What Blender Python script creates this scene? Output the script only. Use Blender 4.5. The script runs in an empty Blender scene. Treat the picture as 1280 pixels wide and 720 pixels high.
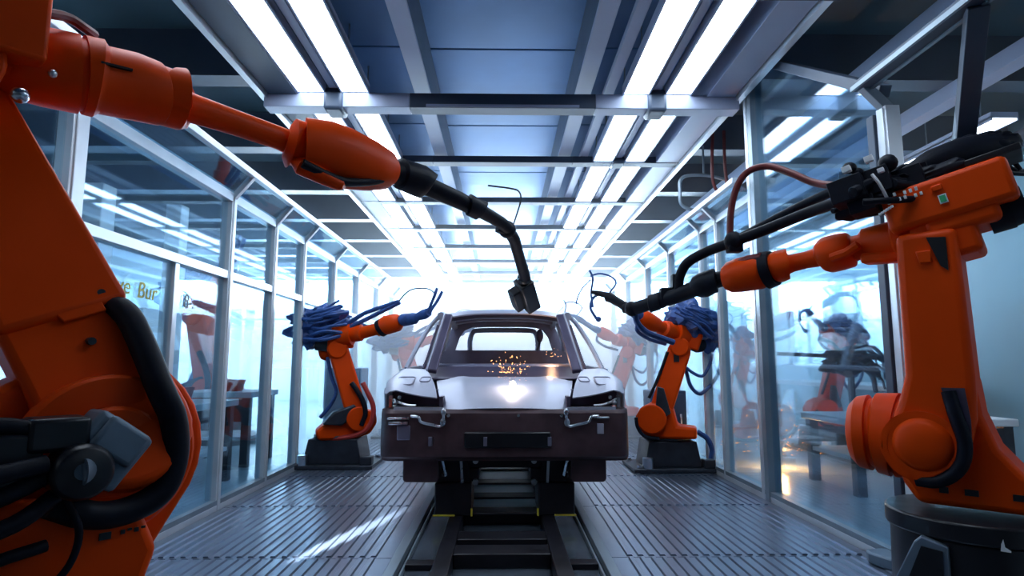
import bpy, bmesh, math, random
from mathutils import Vector, Matrix
V = Vector
PI = math.pi
scene = bpy.context.scene
COL = scene.collection
random.seed(7)

# ---------------------------------------------------------------- camera
FPX, CAM_Z = 760.0, 1.2
PITCH = math.atan(95 / FPX)
YAW = math.atan(12 * math.cos(PITCH) / FPX)
FWD = V((math.sin(YAW) * math.cos(PITCH), math.cos(YAW) * math.cos(PITCH), math.sin(PITCH)))
RGT = V((math.cos(YAW), -math.sin(YAW), 0))
UPV = RGT.cross(FWD)
CAM = V((0, 0, CAM_Z))
cd = bpy.data.cameras.new('camera')
cam = bpy.data.objects.new('camera', cd)
COL.objects.link(cam)
cam.location = CAM
cam.rotation_euler = (PI / 2 + PITCH, 0, -YAW)
cd.sensor_width = 36
cd.lens = FPX / 1280 * 36
cd.clip_start = 0.02
cd.clip_end = 300
scene.camera = cam


def at(px, py, Y):
    d = FWD + RGT * ((px - 640) / FPX) + UPV * ((360 - py) / FPX)
    return CAM + d * (Y / d.y)


def atz(px, py, z):
    d = FWD + RGT * ((px - 640) / FPX) + UPV * ((360 - py) / FPX)
    return CAM + d * ((z - CAM_Z) / d.z)


# ---------------------------------------------------------------- materials
def nodes_of(name):
    m = bpy.data.materials.new(name)
    m.use_nodes = True
    nt = m.node_tree
    b = nt.nodes['Principled BSDF']
    return m, nt, b


def mat(name, col, rough=0.5, metal=0.0, var=0.12, scale=6.0, bump=0.0, coat=0.0, spec=0.5, rvar=0.12):
    m, nt, b = nodes_of(name)
    b.inputs['Metallic'].default_value = metal
    b.inputs['Specular IOR Level'].default_value = spec
    if coat:
        b.inputs['Coat Weight'].default_value = coat
        b.inputs['Coat Roughness'].default_value = 0.12
    tc = nt.nodes.new('ShaderNodeTexCoord')
    n = nt.nodes.new('ShaderNodeTexNoise')
    n.inputs['Scale'].default_value = scale
    n.inputs['Detail'].default_value = 4
    nt.links.new(tc.outputs['Object'], n.inputs['Vector'])
    r = nt.nodes.new('ShaderNodeValToRGB')
    r.color_ramp.elements[0].position = 0.3
    r.color_ramp.elements[1].position = 0.7
    r.color_ramp.elements[0].color = [c * (1 - var) for c in col] + [1]
    r.color_ramp.elements[1].color = [min(1, c * (1 + var)) for c in col] + [1]
    nt.links.new(n.outputs['Fac'], r.inputs['Fac'])
    nt.links.new(r.outputs['Color'], b.inputs['Base Color'])
    mr = nt.nodes.new('ShaderNodeMapRange')
    mr.inputs['To Min'].default_value = max(0.02, rough - rvar)
    mr.inputs['To Max'].default_value = min(1, rough + rvar)
    nt.links.new(n.outputs['Fac'], mr.inputs['Value'])
    nt.links.new(mr.outputs['Result'], b.inputs['Roughness'])
    if bump:
        bp = nt.nodes.new('ShaderNodeBump')
        bp.inputs['Strength'].default_value = bump
        bp.inputs['Distance'].default_value = 0.01
        nt.links.new(n.outputs['Fac'], bp.inputs['Height'])
        nt.links.new(bp.outputs['Normal'], b.inputs['Normal'])
    return m


def emit(name, col, strength):
    m, nt, b = nodes_of(name)
    nt.nodes.remove(b)
    e = nt.nodes.new('ShaderNodeEmission')
    e.inputs['Color'].default_value = (*col, 1)
    e.inputs['Strength'].default_value = strength
    nt.links.new(e.outputs[0], nt.nodes['Material Output'].inputs['Surface'])
    return m


def glass(name, tint=(0.82, 0.93, 0.96), refl=0.9, haze=0.03):
    """thin pane: mostly clear, mirror-like at grazing angles, a trace of dust"""
    m, nt, b = nodes_of(name)
    nt.nodes.remove(b)
    tr = nt.nodes.new('ShaderNodeBsdfTransparent')
    tr.inputs['Color'].default_value = (*tint, 1)
    gl = nt.nodes.new('ShaderNodeBsdfGlossy')
    gl.inputs['Roughness'].default_value = 0.03
    gl.inputs['Color'].default_value = (0.9, 0.96, 1, 1)
    fr = nt.nodes.new('ShaderNodeFresnel')
    fr.inputs['IOR'].default_value = 1.5
    mm = nt.nodes.new('ShaderNodeMath')
    mm.operation = 'MULTIPLY'
    mm.inputs[1].default_value = refl
    nt.links.new(fr.outputs[0], mm.inputs[0])
    mx = nt.nodes.new('ShaderNodeMixShader')
    nt.links.new(mm.outputs[0], mx.inputs[0])
    nt.links.new(tr.outputs[0], mx.inputs[1])
    nt.links.new(gl.outputs[0], mx.inputs[2])
    df = nt.nodes.new('ShaderNodeBsdfDiffuse')
    df.inputs['Color'].default_value = (0.75, 0.87, 0.95, 1)
    tc = nt.nodes.new('ShaderNodeTexCoord')
    n = nt.nodes.new('ShaderNodeTexNoise')
    n.inputs['Scale'].default_value = 2.5
    n.inputs['Detail'].default_value = 5
    nt.links.new(tc.outputs['Object'], n.inputs['Vector'])
    mr = nt.nodes.new('ShaderNodeMapRange')
    mr.inputs['From Min'].default_value = 0.3
    mr.inputs['From Max'].default_value = 0.75
    mr.inputs['To Min'].default_value = haze * 0.4
    mr.inputs['To Max'].default_value = haze * 1.6
    nt.links.new(n.outputs['Fac'], mr.inputs['Value'])
    m2 = nt.nodes.new('ShaderNodeMixShader')
    nt.links.new(mr.outputs[0], m2.inputs[0])
    nt.links.new(mx.outputs[0], m2.inputs[1])
    nt.links.new(df.outputs[0], m2.inputs[2])
    nt.links.new(m2.outputs[0], nt.nodes['Material Output'].inputs['Surface'])
    return m


def room_haze(name):
    """thin haze everywhere, thicker beyond the guard glass, thick low welding smoke at the far end of the line"""
    m, nt, b = nodes_of(name)
    nt.nodes.remove(b)
    s = nt.nodes.new('ShaderNodeVolumeScatter')
    s.inputs['Color'].default_value = (0.94, 0.98, 1.0, 1)
    s.inputs['Anisotropy'].default_value = 0.3
    tc = nt.nodes.new('ShaderNodeTexCoord')
    sp = nt.nodes.new('ShaderNodeSeparateXYZ')
    nt.links.new(tc.outputs['Object'], sp.inputs[0])

    def ramp(src, lo, hi, v0, v1):
        mr = nt.nodes.new('ShaderNodeMapRange')
        mr.interpolation_type = 'SMOOTHSTEP'
        for nm, val in (('From Min', lo), ('From Max', hi), ('To Min', v0), ('To Max', v1)):
            mr.inputs[nm].default_value = val
        nt.links.new(src, mr.inputs['Value'])
        return mr.outputs[0]

    def op(k, a, b=None):
        n = nt.nodes.new('ShaderNodeMath')
        n.operation = k
        for i, v in enumerate((a, b)):
            if v is None:
                continue
            if isinstance(v, (int, float)):
                n.inputs[i].default_value = v
            else:
                nt.links.new(v, n.inputs[i])
        return n.outputs[0]
    ax = op('ABSOLUTE', sp.outputs['X'])
    side = op('MULTIPLY', op('ADD', ramp(sp.outputs['X'], 2.3, 3.0, 0.0, HAZE_SIDE), ramp(sp.outputs['X'], -3.0, -2.3, HAZE_SIDE * 0.25, 0.0)), ramp(sp.outputs['Y'], 2.0, 6.0, 0.0, 1.0))
    far = op('MULTIPLY', ramp(sp.outputs['Z'], 1.4, 2.9, HAZE_FAR, HAZE_FAR * HAZE_TOP), ramp(sp.outputs['Y'], 7.4, 10.2, 0.0, 1.0))
    far = op('MULTIPLY', far, ramp(ax, 2.0, 3.4, 1.0, 0.35))
    tot = op('ADD', op('ADD', side, far), HAZE_BASE)
    nt.links.new(tot, s.inputs['Density'])
    nt.links.new(s.outputs[0], nt.nodes['Material Output'].inputs['Volume'])
    return m


HAZE_SIDE, HAZE_FAR, HAZE_TOP, HAZE_BASE = 0.013, 0.62, 0.04, 0.0
M = dict(
    orange=mat('orange_paint', (0.84, 0.066, 0.0006), 0.45, var=0.06, scale=3, coat=0.0, spec=0.16),
    rubber=mat('black_rubber', (0.004, 0.006, 0.014), 0.55, var=0.3, scale=30, spec=0.2),
    dark=mat('dark_cast_metal', (0.03, 0.036, 0.05), 0.42, metal=0.4, var=0.25, scale=9),
    black=mat('black_enamel', (0.008, 0.009, 0.014), 0.35, var=0.3, scale=9),
    motor=mat('grey_motor_housing', (0.16, 0.22, 0.29), 0.45, metal=0.2, var=0.2, scale=8),
    steel=mat('bright_steel', (0.62, 0.66, 0.72), 0.28, metal=1.0, var=0.1, scale=10),
    alu=mat('aluminium_profile', (0.80, 0.85, 0.90), 0.34, metal=0.55, var=0.05, scale=5),
    alud=mat('grey_anodised_profile', (0.33, 0.40, 0.46), 0.38, metal=0.6, var=0.1, scale=5),
    blueh=mat('blue_hose_jacket', (0.028, 0.085, 0.29), 0.5, var=0.35, scale=18),
    red=mat('dark_red_hose', (0.16, 0.02, 0.02), 0.4, var=0.25, scale=14),
    redb=mat('red_plastic', (0.6, 0.05, 0.04), 0.45),
    white=mat('white_enamel', (0.88, 0.91, 0.94), 0.4, var=0.04, scale=3),
    bodym=mat('galvanised_sheet', (0.50, 0.52, 0.63), 0.45, metal=0.35, var=0.06, scale=4),
    bodyd=mat('dark_primed_sheet', (0.10, 0.085, 0.14), 0.42, metal=0.5, var=0.2, scale=5),
    bodyi=mat('inner_body_sheet', (0.22, 0.22, 0.31), 0.42, metal=0.6, var=0.15, scale=5),
    bumper=mat('brown_black_sheet', (0.085, 0.050, 0.060), 0.45, metal=0.25, var=0.35, scale=5),
    carrier=mat('black_carrier_steel', (0.018, 0.017, 0.024), 0.4, metal=0.4, var=0.3, scale=7),
    yellow=mat('yellow_mark_paint', (0.75, 0.62, 0.06), 0.55),
    green=mat('green_sticker', (0.05, 0.5, 0.2), 0.5),
    deck=mat('ribbed_steel_plate', (0.22, 0.27, 0.36), 0.29, metal=0.7, var=0.06, scale=1.2, rvar=0.02),
    pit=mat('track_bed_steel', (0.16, 0.20, 0.25), 0.22, metal=0.6, var=0.3, scale=5),
    conc=mat('polished_concrete', (0.52, 0.60, 0.66), 0.22, var=0.16, scale=0.9, bump=0.03, rvar=0.1),
    ceil=mat('blue_grey_ceiling_panel', (0.10, 0.25, 0.52), 0.42, metal=0.3, var=0.2, scale=0.7),
    ceild=mat('dark_teal_ceiling', (0.07, 0.13, 0.17), 0.5, var=0.25, scale=0.6),
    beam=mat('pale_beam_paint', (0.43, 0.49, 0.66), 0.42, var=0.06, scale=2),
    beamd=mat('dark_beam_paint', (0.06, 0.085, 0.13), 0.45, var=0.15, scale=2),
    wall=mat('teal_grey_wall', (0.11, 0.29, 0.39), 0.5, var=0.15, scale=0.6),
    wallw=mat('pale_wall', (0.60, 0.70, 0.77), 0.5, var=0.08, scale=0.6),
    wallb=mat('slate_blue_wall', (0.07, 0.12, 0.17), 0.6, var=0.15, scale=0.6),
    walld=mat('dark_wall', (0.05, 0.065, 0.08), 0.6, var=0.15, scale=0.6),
    glassL=glass('clear_guard_glass', (0.74, 0.89, 0.97), 0.32, 0.006),
    glassR=glass('bluish_guard_glass', (0.74, 0.89, 0.97), 0.55, 0.012),
    window=glass('window_glass', (0.93, 0.97, 1.0), 0.7, 0.01),
    lamp=emit('fluorescent_diffuser', (0.72, 0.85, 1.0), 8.5),
    spark=emit('hot_spark', (1.0, 0.42, 0.14), 5.0),
    core=emit('weld_arc', (1.0, 0.86, 0.74), 120.0),
    flame=emit('orange_spark_shower', (1.0, 0.26, 0.05), 5.0),
)


# ---------------------------------------------------------------- mesh helpers
def ortho(d, up=V((0, 0, 1))):
    d = d.normalized()
    if abs(d.dot(up)) > 0.97:
        up = V((0, 1, 0))
    u = up.cross(d).normalized()
    return u, d.cross(u).normalized(), d


def spline(pts, n=8):
    P = [V(p) for p in pts]
    if len(P) < 3:
        return P
    P = [P[0] * 2 - P[1]] + P + [P[-1] * 2 - P[-2]]
    out = []
    for i in range(1, len(P) - 2):
        a, b, c, d = P[i - 1:i + 3]
        for k in range(n):
            t = k / n
            out.append(0.5 * ((2 * b) + (c - a) * t + (2 * a - 5 * b + 4 * c - d) * t * t + (3 * b - a - 3 * c + d) * t ** 3))
    out.append(P[-2])
    return out


class MB:
    def __init__(s):
        s.bm = bmesh.new()

    def face(s, vs):
        try:
            return s.bm.faces.new(vs)
        except ValueError:
            return None

    def box(s, c, size, A=None):
        c = V(c)
        h = [x / 2 for x in size]
        A = A or (V((1, 0, 0)), V((0, 1, 0)), V((0, 0, 1)))
        vs = [s.bm.verts.new(c + A[0] * (i * h[0]) + A[1] * (j * h[1]) + A[2] * (k * h[2]))
              for i in (-1, 1) for j in (-1, 1) for k in (-1, 1)]
        for f in ((0, 1, 3, 2), (4, 6, 7, 5), (0, 4, 5, 1), (2, 3, 7, 6), (0, 2, 6, 4), (1, 5, 7, 3)):
            s.face([vs[i] for i in f])
        return s

    def bounds(s, x0, x1, y0, y1, z0, z1):
        return s.box(((x0 + x1) / 2, (y0 + y1) / 2, (z0 + z1) / 2), (x1 - x0, y1 - y0, z1 - z0))

    def bar(s, p0, p1, w, h, up=V((0, 0, 1))):
        p0, p1 = V(p0), V(p1)
        u, v, d = ortho(p1 - p0, up)
        return s.box((p0 + p1) / 2, (w, h, (p1 - p0).length), (u, v, d))

    def rings(s, pr, seg=20, caps=True, ax=None, sq=1.0):
        """round body along a polyline: pr = [(point, radius)...]; equal points make sharp steps"""
        P = [V(p) for p, r in pr]
        n = len(P)
        rings, pu = [], None
        for i in range(n):
            if ax is not None:
                d = V(ax)
            else:
                a = next((P[j] for j in range(i - 1, -1, -1) if (P[i] - P[j]).length > 1e-6), None)
                b = next((P[j] for j in range(i + 1, n) if (P[i] - P[j]).length > 1e-6), None)
                d = V((0, 0, 0))
                if a is not None:
                    d += (P[i] - a).normalized()
                if b is not None:
                    d += (b - P[i]).normalized()
                if d.length < 1e-6:
                    d = (b or P[i]) - (a or P[i])
            d = d.normalized()
            if pu is None:
                u, v, _ = ortho(d)
            else:
                u = (pu - d * pu.dot(d)).normalized()
                v = d.cross(u)
            pu = u
            r = pr[i][1]
            rings.append([s.bm.verts.new(P[i] + (u * math.cos(2 * PI * k / seg) + v * math.sin(2 * PI * k / seg) * sq) * r) for k in range(seg)])
        for a, b in zip(rings, rings[1:]):
            for k in range(seg):
                s.face([a[k], a[(k + 1) % seg], b[(k + 1) % seg], b[k]])
        if caps:
            s.face(rings[0][::-1])
            s.face(rings[-1])
        return s

    def cyl(s, p0, p1, r0, r1=None, seg=24):
        return s.rings([(p0, r0), (p1, r0 if r1 is None else r1)], seg)

    def tube(s, pts, r, seg=8, n=6):
        return s.rings([(p, r) for p in spline(pts, n)], seg)

    def prism(s, out, O, U, W, N, t):
        """polygon [(u, w)...] in the plane O+U,W thickened by t along N (centred)"""
        O = V(O)
        a = [s.bm.verts.new(O + U * u + W * w - N * (t / 2)) for u, w in out]
        b = [s.bm.verts.new(O + U * u + W * w + N * (t / 2)) for u, w in out]
        k = len(out)
        s.face(a[::-1])
        s.face(b)
        for i in range(k):
            s.face([a[i], a[(i + 1) % k], b[(i + 1) % k], b[i]])
        return s

    def sphere(s, c, r, seg=12, sc=(1, 1, 1)):
        mt = Matrix.Translation(V(c)) @ Matrix.Diagonal((r * sc[0], r * sc[1], r * sc[2], 1))
        bmesh.ops.create_uvsphere(s.bm, u_segments=seg, v_segments=max(6, seg // 2 + 2), radius=1, matrix=mt)
        return s

    def grid(s, rows, thick=0.0, flip=False):
        """surface from rows of points"""
        vs = [[s.bm.verts.new(V(p)) for p in row] for row in rows]
        fs = []
        for a, b in zip(vs, vs[1:]):
            for k in range(len(a) - 1):
                q = [a[k], a[k + 1], b[k + 1], b[k]]
                f = s.face(q[::-1] if flip else q)
                if f:
                    fs.append(f)
        if thick:
            bmesh.ops.recalc_face_normals(s.bm, faces=fs)
            bmesh.ops.solidify(s.bm, geom=fs, thickness=thick)
        return s

    def build(s, name, m, root=None, bevel=0.0, angle=38, org=None, seg=2):
        bmesh.ops.recalc_face_normals(s.bm, faces=s.bm.faces[:])
        me = bpy.data.meshes.new(name)
        s.bm.to_mesh(me)
        s.bm.free()
        o = bpy.data.objects.new(name, me)
        COL.objects.link(o)
        me.materials.append(M[m] if isinstance(m, str) else m)
        me.polygons.foreach_set('use_smooth', [True] * len(me.polygons))
        me.set_sharp_from_angle(angle=math.radians(angle))
        if root is not None:
            top = root
            while top.parent:
                top = top.parent
            me.transform(Matrix.Translation(-top.location))
            o.parent = root
        else:
            if org is None:
                xs = [v.co for v in me.vertices]
                org = V(((min(p.x for p in xs) + max(p.x for p in xs)) / 2, (min(p.y for p in xs) + max(p.y for p in xs)) / 2, min(p.z for p in xs)))
            me.transform(Matrix.Translation(-V(org)))
            o.location = org
        if bevel:
            b = o.modifiers.new('bevel', 'BEVEL')
            b.width = bevel
            b.segments = seg
            b.limit_method = 'ANGLE'
            b.angle_limit = math.radians(40)
            b.harden_normals = False
        return o


def hull(circles, seg=20):
    """convex outline round circles [(u, w, r)...] as a list of (u, w)"""
    pts = [(u + r * math.cos(2 * PI * k / seg), w + r * math.sin(2 * PI * k / seg)) for u, w, r in circles for k in range(seg)]
    pts = sorted(set((round(a, 6), round(b, 6)) for a, b in pts))

    def half(ps):
        h = []
        for p in ps:
            while len(h) >= 2 and (h[-1][0] - h[-2][0]) * (p[1] - h[-2][1]) - (h[-1][1] - h[-2][1]) * (p[0] - h[-2][0]) <= 1e-9:
                h.pop()
            h.append(p)
        return h
    lo, up = half(pts), half(pts[::-1])
    return lo[:-1] + up[:-1]


def plate(outline, holes, O, U, W, N, t):
    """flat sheet with holes, thickness t along N; returns an MB"""
    mb = MB()
    O = V(O)
    tmp = bmesh.new()
    edges = []
    for loop in [outline] + holes:
        vs = [tmp.verts.new((u, w, 0)) for u, w in loop]
        edges += [tmp.edges.new((vs[i], vs[(i + 1) % len(vs)])) for i in range(len(vs))]
    bmesh.ops.triangle_fill(tmp, use_beauty=True, edges=edges, normal=(0, 0, 1))
    tmp.verts.index_update()
    for side in (-1, 1):
        vm = {v: mb.bm.verts.new(O + U * v.co.x + W * v.co.y + N * (side * t / 2)) for v in tmp.verts}
        for f in tmp.faces:
            vs = [vm[v] for v in f.verts]
            mb.face(vs if side > 0 else vs[::-1])
        if side < 0:
            lo = vm
        else:
            hi = vm
    for e in tmp.edges:
        if len(e.link_faces) == 1:
            a, b = e.verts
            mb.face([lo[a], lo[b], hi[b], hi[a]])
    tmp.free()
    return mb


def rrect(x0, x1, y0, y1, r, n=5):
    out = []
    for cx, cy, a in ((x1 - r, y1 - r, 0), (x0 + r, y1 - r, 90), (x0 + r, y0 + r, 180), (x1 - r, y0 + r, 270)):
        for k in range(n + 1):
            t = math.radians(a + 90 * k / n)
            out.append((cx + r * math.cos(t), cy + r * math.sin(t)))
    return out


def each(name, m, root, mbs, **k):
    """one part per MB"""
    return [b.build(name, m, root, **k) for b in mbs]


def tag(o, label=None, cat=None, group=None, kind=None):
    if label:
        o['label'] = label
    if cat:
        o['category'] = cat
    if group:
        o['group'] = group
    if kind:
        o['kind'] = kind
    return o


def empty(name, loc):
    o = bpy.data.objects.new(name, None)
    COL.objects.link(o)
    o.location = loc
    o.empty_display_size = 0.1
    return o


def struct(mb, name, m, **k):
    return tag(mb.build(name, m, **k), kind='structure')


def copy_tree(o, parent=None):
    c = o.copy()
    COL.objects.link(c)
    c.parent = parent
    for ch in list(o.children):
        copy_tree(ch, c)
    return c


X, Y_, Z = V((1, 0, 0)), V((0, 1, 0)), V((0, 0, 1))
# ================================================================ THE HALL
FZ = -0.04                      # level of the hall floor; the cell deck is at z = 0
struct(MB().bounds(-9.2, 9.2, -4.2, 21.2, FZ - 0.2, FZ), 'floor', 'conc')

# ribbed walkway plates on both sides of the track
def deck(x0, x1, name):
    mb = MB()
    y = -0.14
    while y < 13.0:
        y1 = y + 1.38
        mb.bounds(x0, x1, y + 0.004, y1 - 0.004, FZ, -0.008)
        n = 22
        inner = x1 if x0 < 0 else x0
        sgn = -1 if x0 < 0 else 1
        for k in range(n):
            xc = inner + sgn * (0.12 + k * 0.070)
            a = 0.021
            vs = [(-a, 0), (-a * 0.6, 0.010), (a * 0.6, 0.010), (a, 0)]
            mb.prism(vs, (xc, (y + y1) / 2, -0.009), X, Z, Y_, 1.38 - 0.05)
        y = y1
    return struct(mb, name, 'deck', org=(x0, 0, 0))


deck(-2.36, -0.69, 'floor_left')
deck(0.69, 2.36, 'floor_right')
# edge angles along the track
for sx, nm in ((-1, 'trim_1'), (1, 'trim_2')):
    mb = MB().bounds(min(sx * 0.62, sx * 0.685), max(sx * 0.62, sx * 0.685), -0.2, 13, FZ, 0.006)
    mb.bounds(min(sx * 0.585, sx * 0.60), max(sx * 0.585, sx * 0.60), -0.2, 13, FZ, -0.01)
    struct(mb, nm, 'alud', bevel=0.004)

# ceiling slab over everything, with darker bays at the sides
CZ = 4.32
struct(MB().bounds(-9.2, 9.2, -4.2, 21.2, CZ + 0.10, CZ + 0.3), 'ceiling', 'ceild')
BAY = [-4.2, -2.1, -0.15, 1.80, 3.75, 5.70, 7.65, 9.60, 11.55, 13.5, 15.45, 17.4, 19.35, 21.2]
for a, b in zip(BAY, BAY[1:]):       # glossy blue panels above the line, one per bay
    struct(MB().bounds(-0.74, 0.74, a + 0.01, b - 0.01, CZ - 0.02, CZ + 0.08), 'ceiling_panel', 'ceil', bevel=0.01)
    for sx in (-1, 1):
        struct(MB().bounds(min(sx * 0.86, sx * 2.2), max(sx * 0.86, sx * 2.2), a + 0.01, b - 0.01, CZ - 0.0, CZ + 0.08), 'ceiling_panel', 'ceil', bevel=0.01)
# long beams either side of the centre panel: pale underside, dark web
for sx in (-1, 1):
    x0, x1 = sx * 0.72, sx * 0.88
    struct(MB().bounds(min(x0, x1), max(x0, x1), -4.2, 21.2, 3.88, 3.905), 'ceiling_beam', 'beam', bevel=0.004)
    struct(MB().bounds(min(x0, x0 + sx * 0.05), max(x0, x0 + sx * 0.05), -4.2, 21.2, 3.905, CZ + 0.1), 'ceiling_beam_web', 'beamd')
struct(MB().bounds(1.0, 1.10, -4.2, 21.2, 3.86, 3.92), 'ceiling_beam', 'beam', bevel=0.004)
for sx in (-1, 1):                   # soffit rails outside the lights
    x0, x1 = sx * 1.98, sx * 2.26
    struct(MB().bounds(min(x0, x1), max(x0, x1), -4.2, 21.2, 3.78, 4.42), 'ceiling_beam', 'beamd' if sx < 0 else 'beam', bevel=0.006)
    struct(MB().bounds(min(sx * 2.27, sx * 2.33), max(sx * 2.27, sx * 2.33), -4.2, 21.2, 3.74, 3.80), 'ceiling_beam', 'alu')
# cross beams at every bay line
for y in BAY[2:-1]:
    for x0, x1, m in ((-2.3, -0.90, 'beam'), (-0.90, 0.90, 'beamd'), (0.90, 2.3, 'beam')):  # pale ends and dark middle put the lamps' light and shade into colour
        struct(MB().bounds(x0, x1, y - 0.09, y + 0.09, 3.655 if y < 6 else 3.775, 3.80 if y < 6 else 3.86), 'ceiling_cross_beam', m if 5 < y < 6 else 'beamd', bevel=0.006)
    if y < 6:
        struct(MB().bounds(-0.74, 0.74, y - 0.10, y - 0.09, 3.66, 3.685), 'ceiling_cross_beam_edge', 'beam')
# side hall beams
for i, y in enumerate(BAY[1:-1]):
    for sx in (-1, 1):
        struct(MB().bounds(min(sx * 2.34, sx * 9), max(sx * 2.34, sx * 9), y - 0.12, y + 0.12, 3.95, 4.42), 'ceiling_cross_beam', 'beamd')
for x in (-6.6, -4.4, 3.4, 4.5, 6.2, 7.6):
    struct(MB().bounds(x - 0.09, x + 0.09, -4.2, 21.2, 3.80, 3.95), 'ceiling_beam', 'beam' if x in (3.4, 4.5) else 'beamd')

# hall walls
def window_wall(nm, face, y0, y1, z_sill, z_head, pier, wid, material, idx, x=None):
    """wall on x = const (face -1/+1) made of sill, head and piers with panes between"""
    w = tag(empty(nm, (x, (y0 + y1) / 2, FZ)), kind='structure')
    t0, t1 = (x, x + face * 0.25)
    a, b = min(t0, t1), max(t0, t1)
    MB().bounds(a, b, y0, y1, FZ, z_sill).build('wall_base', material, w)
    MB().bounds(a, b, y0, y1, z_head, CZ + 0.3).build('wall_head', material, w)
    y = y0
    mb = MB()
    ys = []
    while y < y1 - 0.01:
        mb.bounds(a, b, y, min(y + pier, y1), z_sill, z_head)
        ys.append((y + pier, min(y + pier + wid, y1)))
        y += pier + wid
    mb.build('wall_pier', material, w)
    for k, (p, q) in enumerate(ys):
        if q - p < 0.3:
            continue
        win = tag(empty('window_%d' % (idx + k), (x + face * 0.1, (p + q) / 2, z_sill)), kind='structure')
        f = MB()
        xa, xb = x + face * 0.05, x + face * 0.12
        xa, xb = min(xa, xb), max(xa, xb)
        for (u0, u1, v0, v1) in ((p, q, z_sill, z_sill + 0.06), (p, q, z_head - 0.06, z_head), (p, p + 0.06, z_sill, z_head), (q - 0.06, q, z_sill, z_head), ((p + q) / 2 - 0.025, (p + q) / 2 + 0.025, z_sill, z_head)):
            f.bounds(xa, xb, u0, u1, v0, v1)
        f.build('window_frame', 'alu', win)
        MB().bounds(x + face * 0.08 - 0.004, x + face * 0.08 + 0.004, p + 0.05, q - 0.05, z_sill + 0.05, z_head - 0.05).build('window_pane', 'window', win)
    return idx + len(ys)


k = 1
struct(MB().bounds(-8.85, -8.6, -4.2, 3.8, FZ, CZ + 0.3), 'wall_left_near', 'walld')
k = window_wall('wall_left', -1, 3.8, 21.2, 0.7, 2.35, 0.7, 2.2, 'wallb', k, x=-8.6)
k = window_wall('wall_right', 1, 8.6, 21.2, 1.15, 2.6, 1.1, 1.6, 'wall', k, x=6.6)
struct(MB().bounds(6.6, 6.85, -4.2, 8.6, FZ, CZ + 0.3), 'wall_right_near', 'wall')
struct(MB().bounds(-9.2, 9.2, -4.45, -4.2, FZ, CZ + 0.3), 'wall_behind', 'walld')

# far wall: almost all glazing
wf = tag(empty('wall_far', (0, 20, FZ)), kind='structure')
FY = 20.0
MB().bounds(-8.8, 8.8, FY, FY + 0.25, 4.0, CZ + 0.3).build('wall_head', 'wallw', wf)
mb = MB()
xs = [-8.6 + 2.15 * i for i in range(9)]
for x in xs:
    mb.bounds(x - 0.07, x + 0.07, FY, FY + 0.25, FZ, 4.0)
mb.build('wall_pier', 'wallw', wf)
for i, (a, b) in enumerate(zip(xs, xs[1:])):
    win = tag(empty('window_%d' % (k + i), ((a + b) / 2, FY + 0.1, FZ)), kind='structure')
    f = MB()
    for z in (0.02, 1.3, 2.65, 3.97):
        f.bounds(a + 0.07, b - 0.07, FY + 0.06, FY + 0.12, z - 0.03, z + 0.03)
    f.build('window_frame', 'alu', win)
    MB().bounds(a + 0.07, b - 0.07, FY + 0.086, FY + 0.094, 0.0, 4.0).build('window_pane', 'window', win)

# ================================================================ GUARD GLASS WALLS
def guard(nm, sx, posts, mids, z_top, z_mid, cx, cz, gl, y_rail, y_end, tint):
    g = tag(empty(nm, (sx * 2.42, (posts[0][0] + y_end) / 2, FZ)), kind='structure')
    x = sx * 2.42
    for (y, w, zt, m) in posts:
        mb = MB().bounds(x - 0.045, x + 0.045, y - w / 2, y + w / 2, FZ, zt)
        mb.bounds(x - 0.055, x + 0.055, y - w / 2 + 0.02, y + w / 2 - 0.02, FZ, zt - 0.01)
        mb.build('post', m, g, bevel=0.004)
        if zt <= z_top + 0.01 and y >= y_rail:          # bracket up to the leaning top rail
            MB().bar((x, y, zt - 0.03), (sx * cx, y, cz), 0.05, 0.05).build('bracket', tint, g, bevel=0.004)
    for y in mids:
        MB().bounds(x - 0.03, x + 0.03, y - 0.03, y + 0.03, 0.06, z_mid).build('mullion', tint, g, bevel=0.004)
    y0 = posts[0][0]
    MB().bounds(x - 0.05, x + 0.05, y0, y_end, FZ, 0.035).build('bottom_rail', 'alu', g, bevel=0.004)
    MB().bounds(x - 0.05, x + 0.05, y0, y_end, 0.037, 0.075).build('bottom_seal', 'alud', g)
    if z_mid < z_top:
        MB().bounds(x - 0.04, x + 0.04, y0, y_end, z_mid - 0.035, z_mid + 0.035).build('middle_rail', tint, g, bevel=0.004)
    MB().bounds(x - 0.045, x + 0.045, y_rail, y_end, z_top - 0.04, z_top + 0.04).build('top_rail', tint, g, bevel=0.004)
    MB().bar((sx * cx, y_rail, cz), (sx * cx, y_end, cz), 0.055, 0.055).build('canopy_rail', tint, g, bevel=0.004)
    ys = [p[0] for p in posts]
    for a, b in zip(ys, ys[1:]):
        if b <= y_rail:
            MB().prism([(a, 0.07), (b, 0.07), (b, 4.20), (a, 2.84)], (x, 0, 0), Y_, Z, X, 0.01).build('glass_pane', gl, g)
            continue
        MB().bounds(x - 0.005, x + 0.005, a, b, 0.07, (z_mid if z_mid < z_top else z_top) - 0.03).build('glass_pane', gl, g)
        if z_mid < z_top:
            MB().bounds(x - 0.005, x + 0.005, a, b, z_mid + 0.03, z_top - 0.03).build('glass_pane', gl, g)
        MB().bar((x - sx * 0.01, (a + b) / 2, z_top + 0.03), (sx * cx, (a + b) / 2, cz - 0.01), b - a - 0.02, 0.008).build('canopy_glass', gl, g)
    return g


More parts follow.
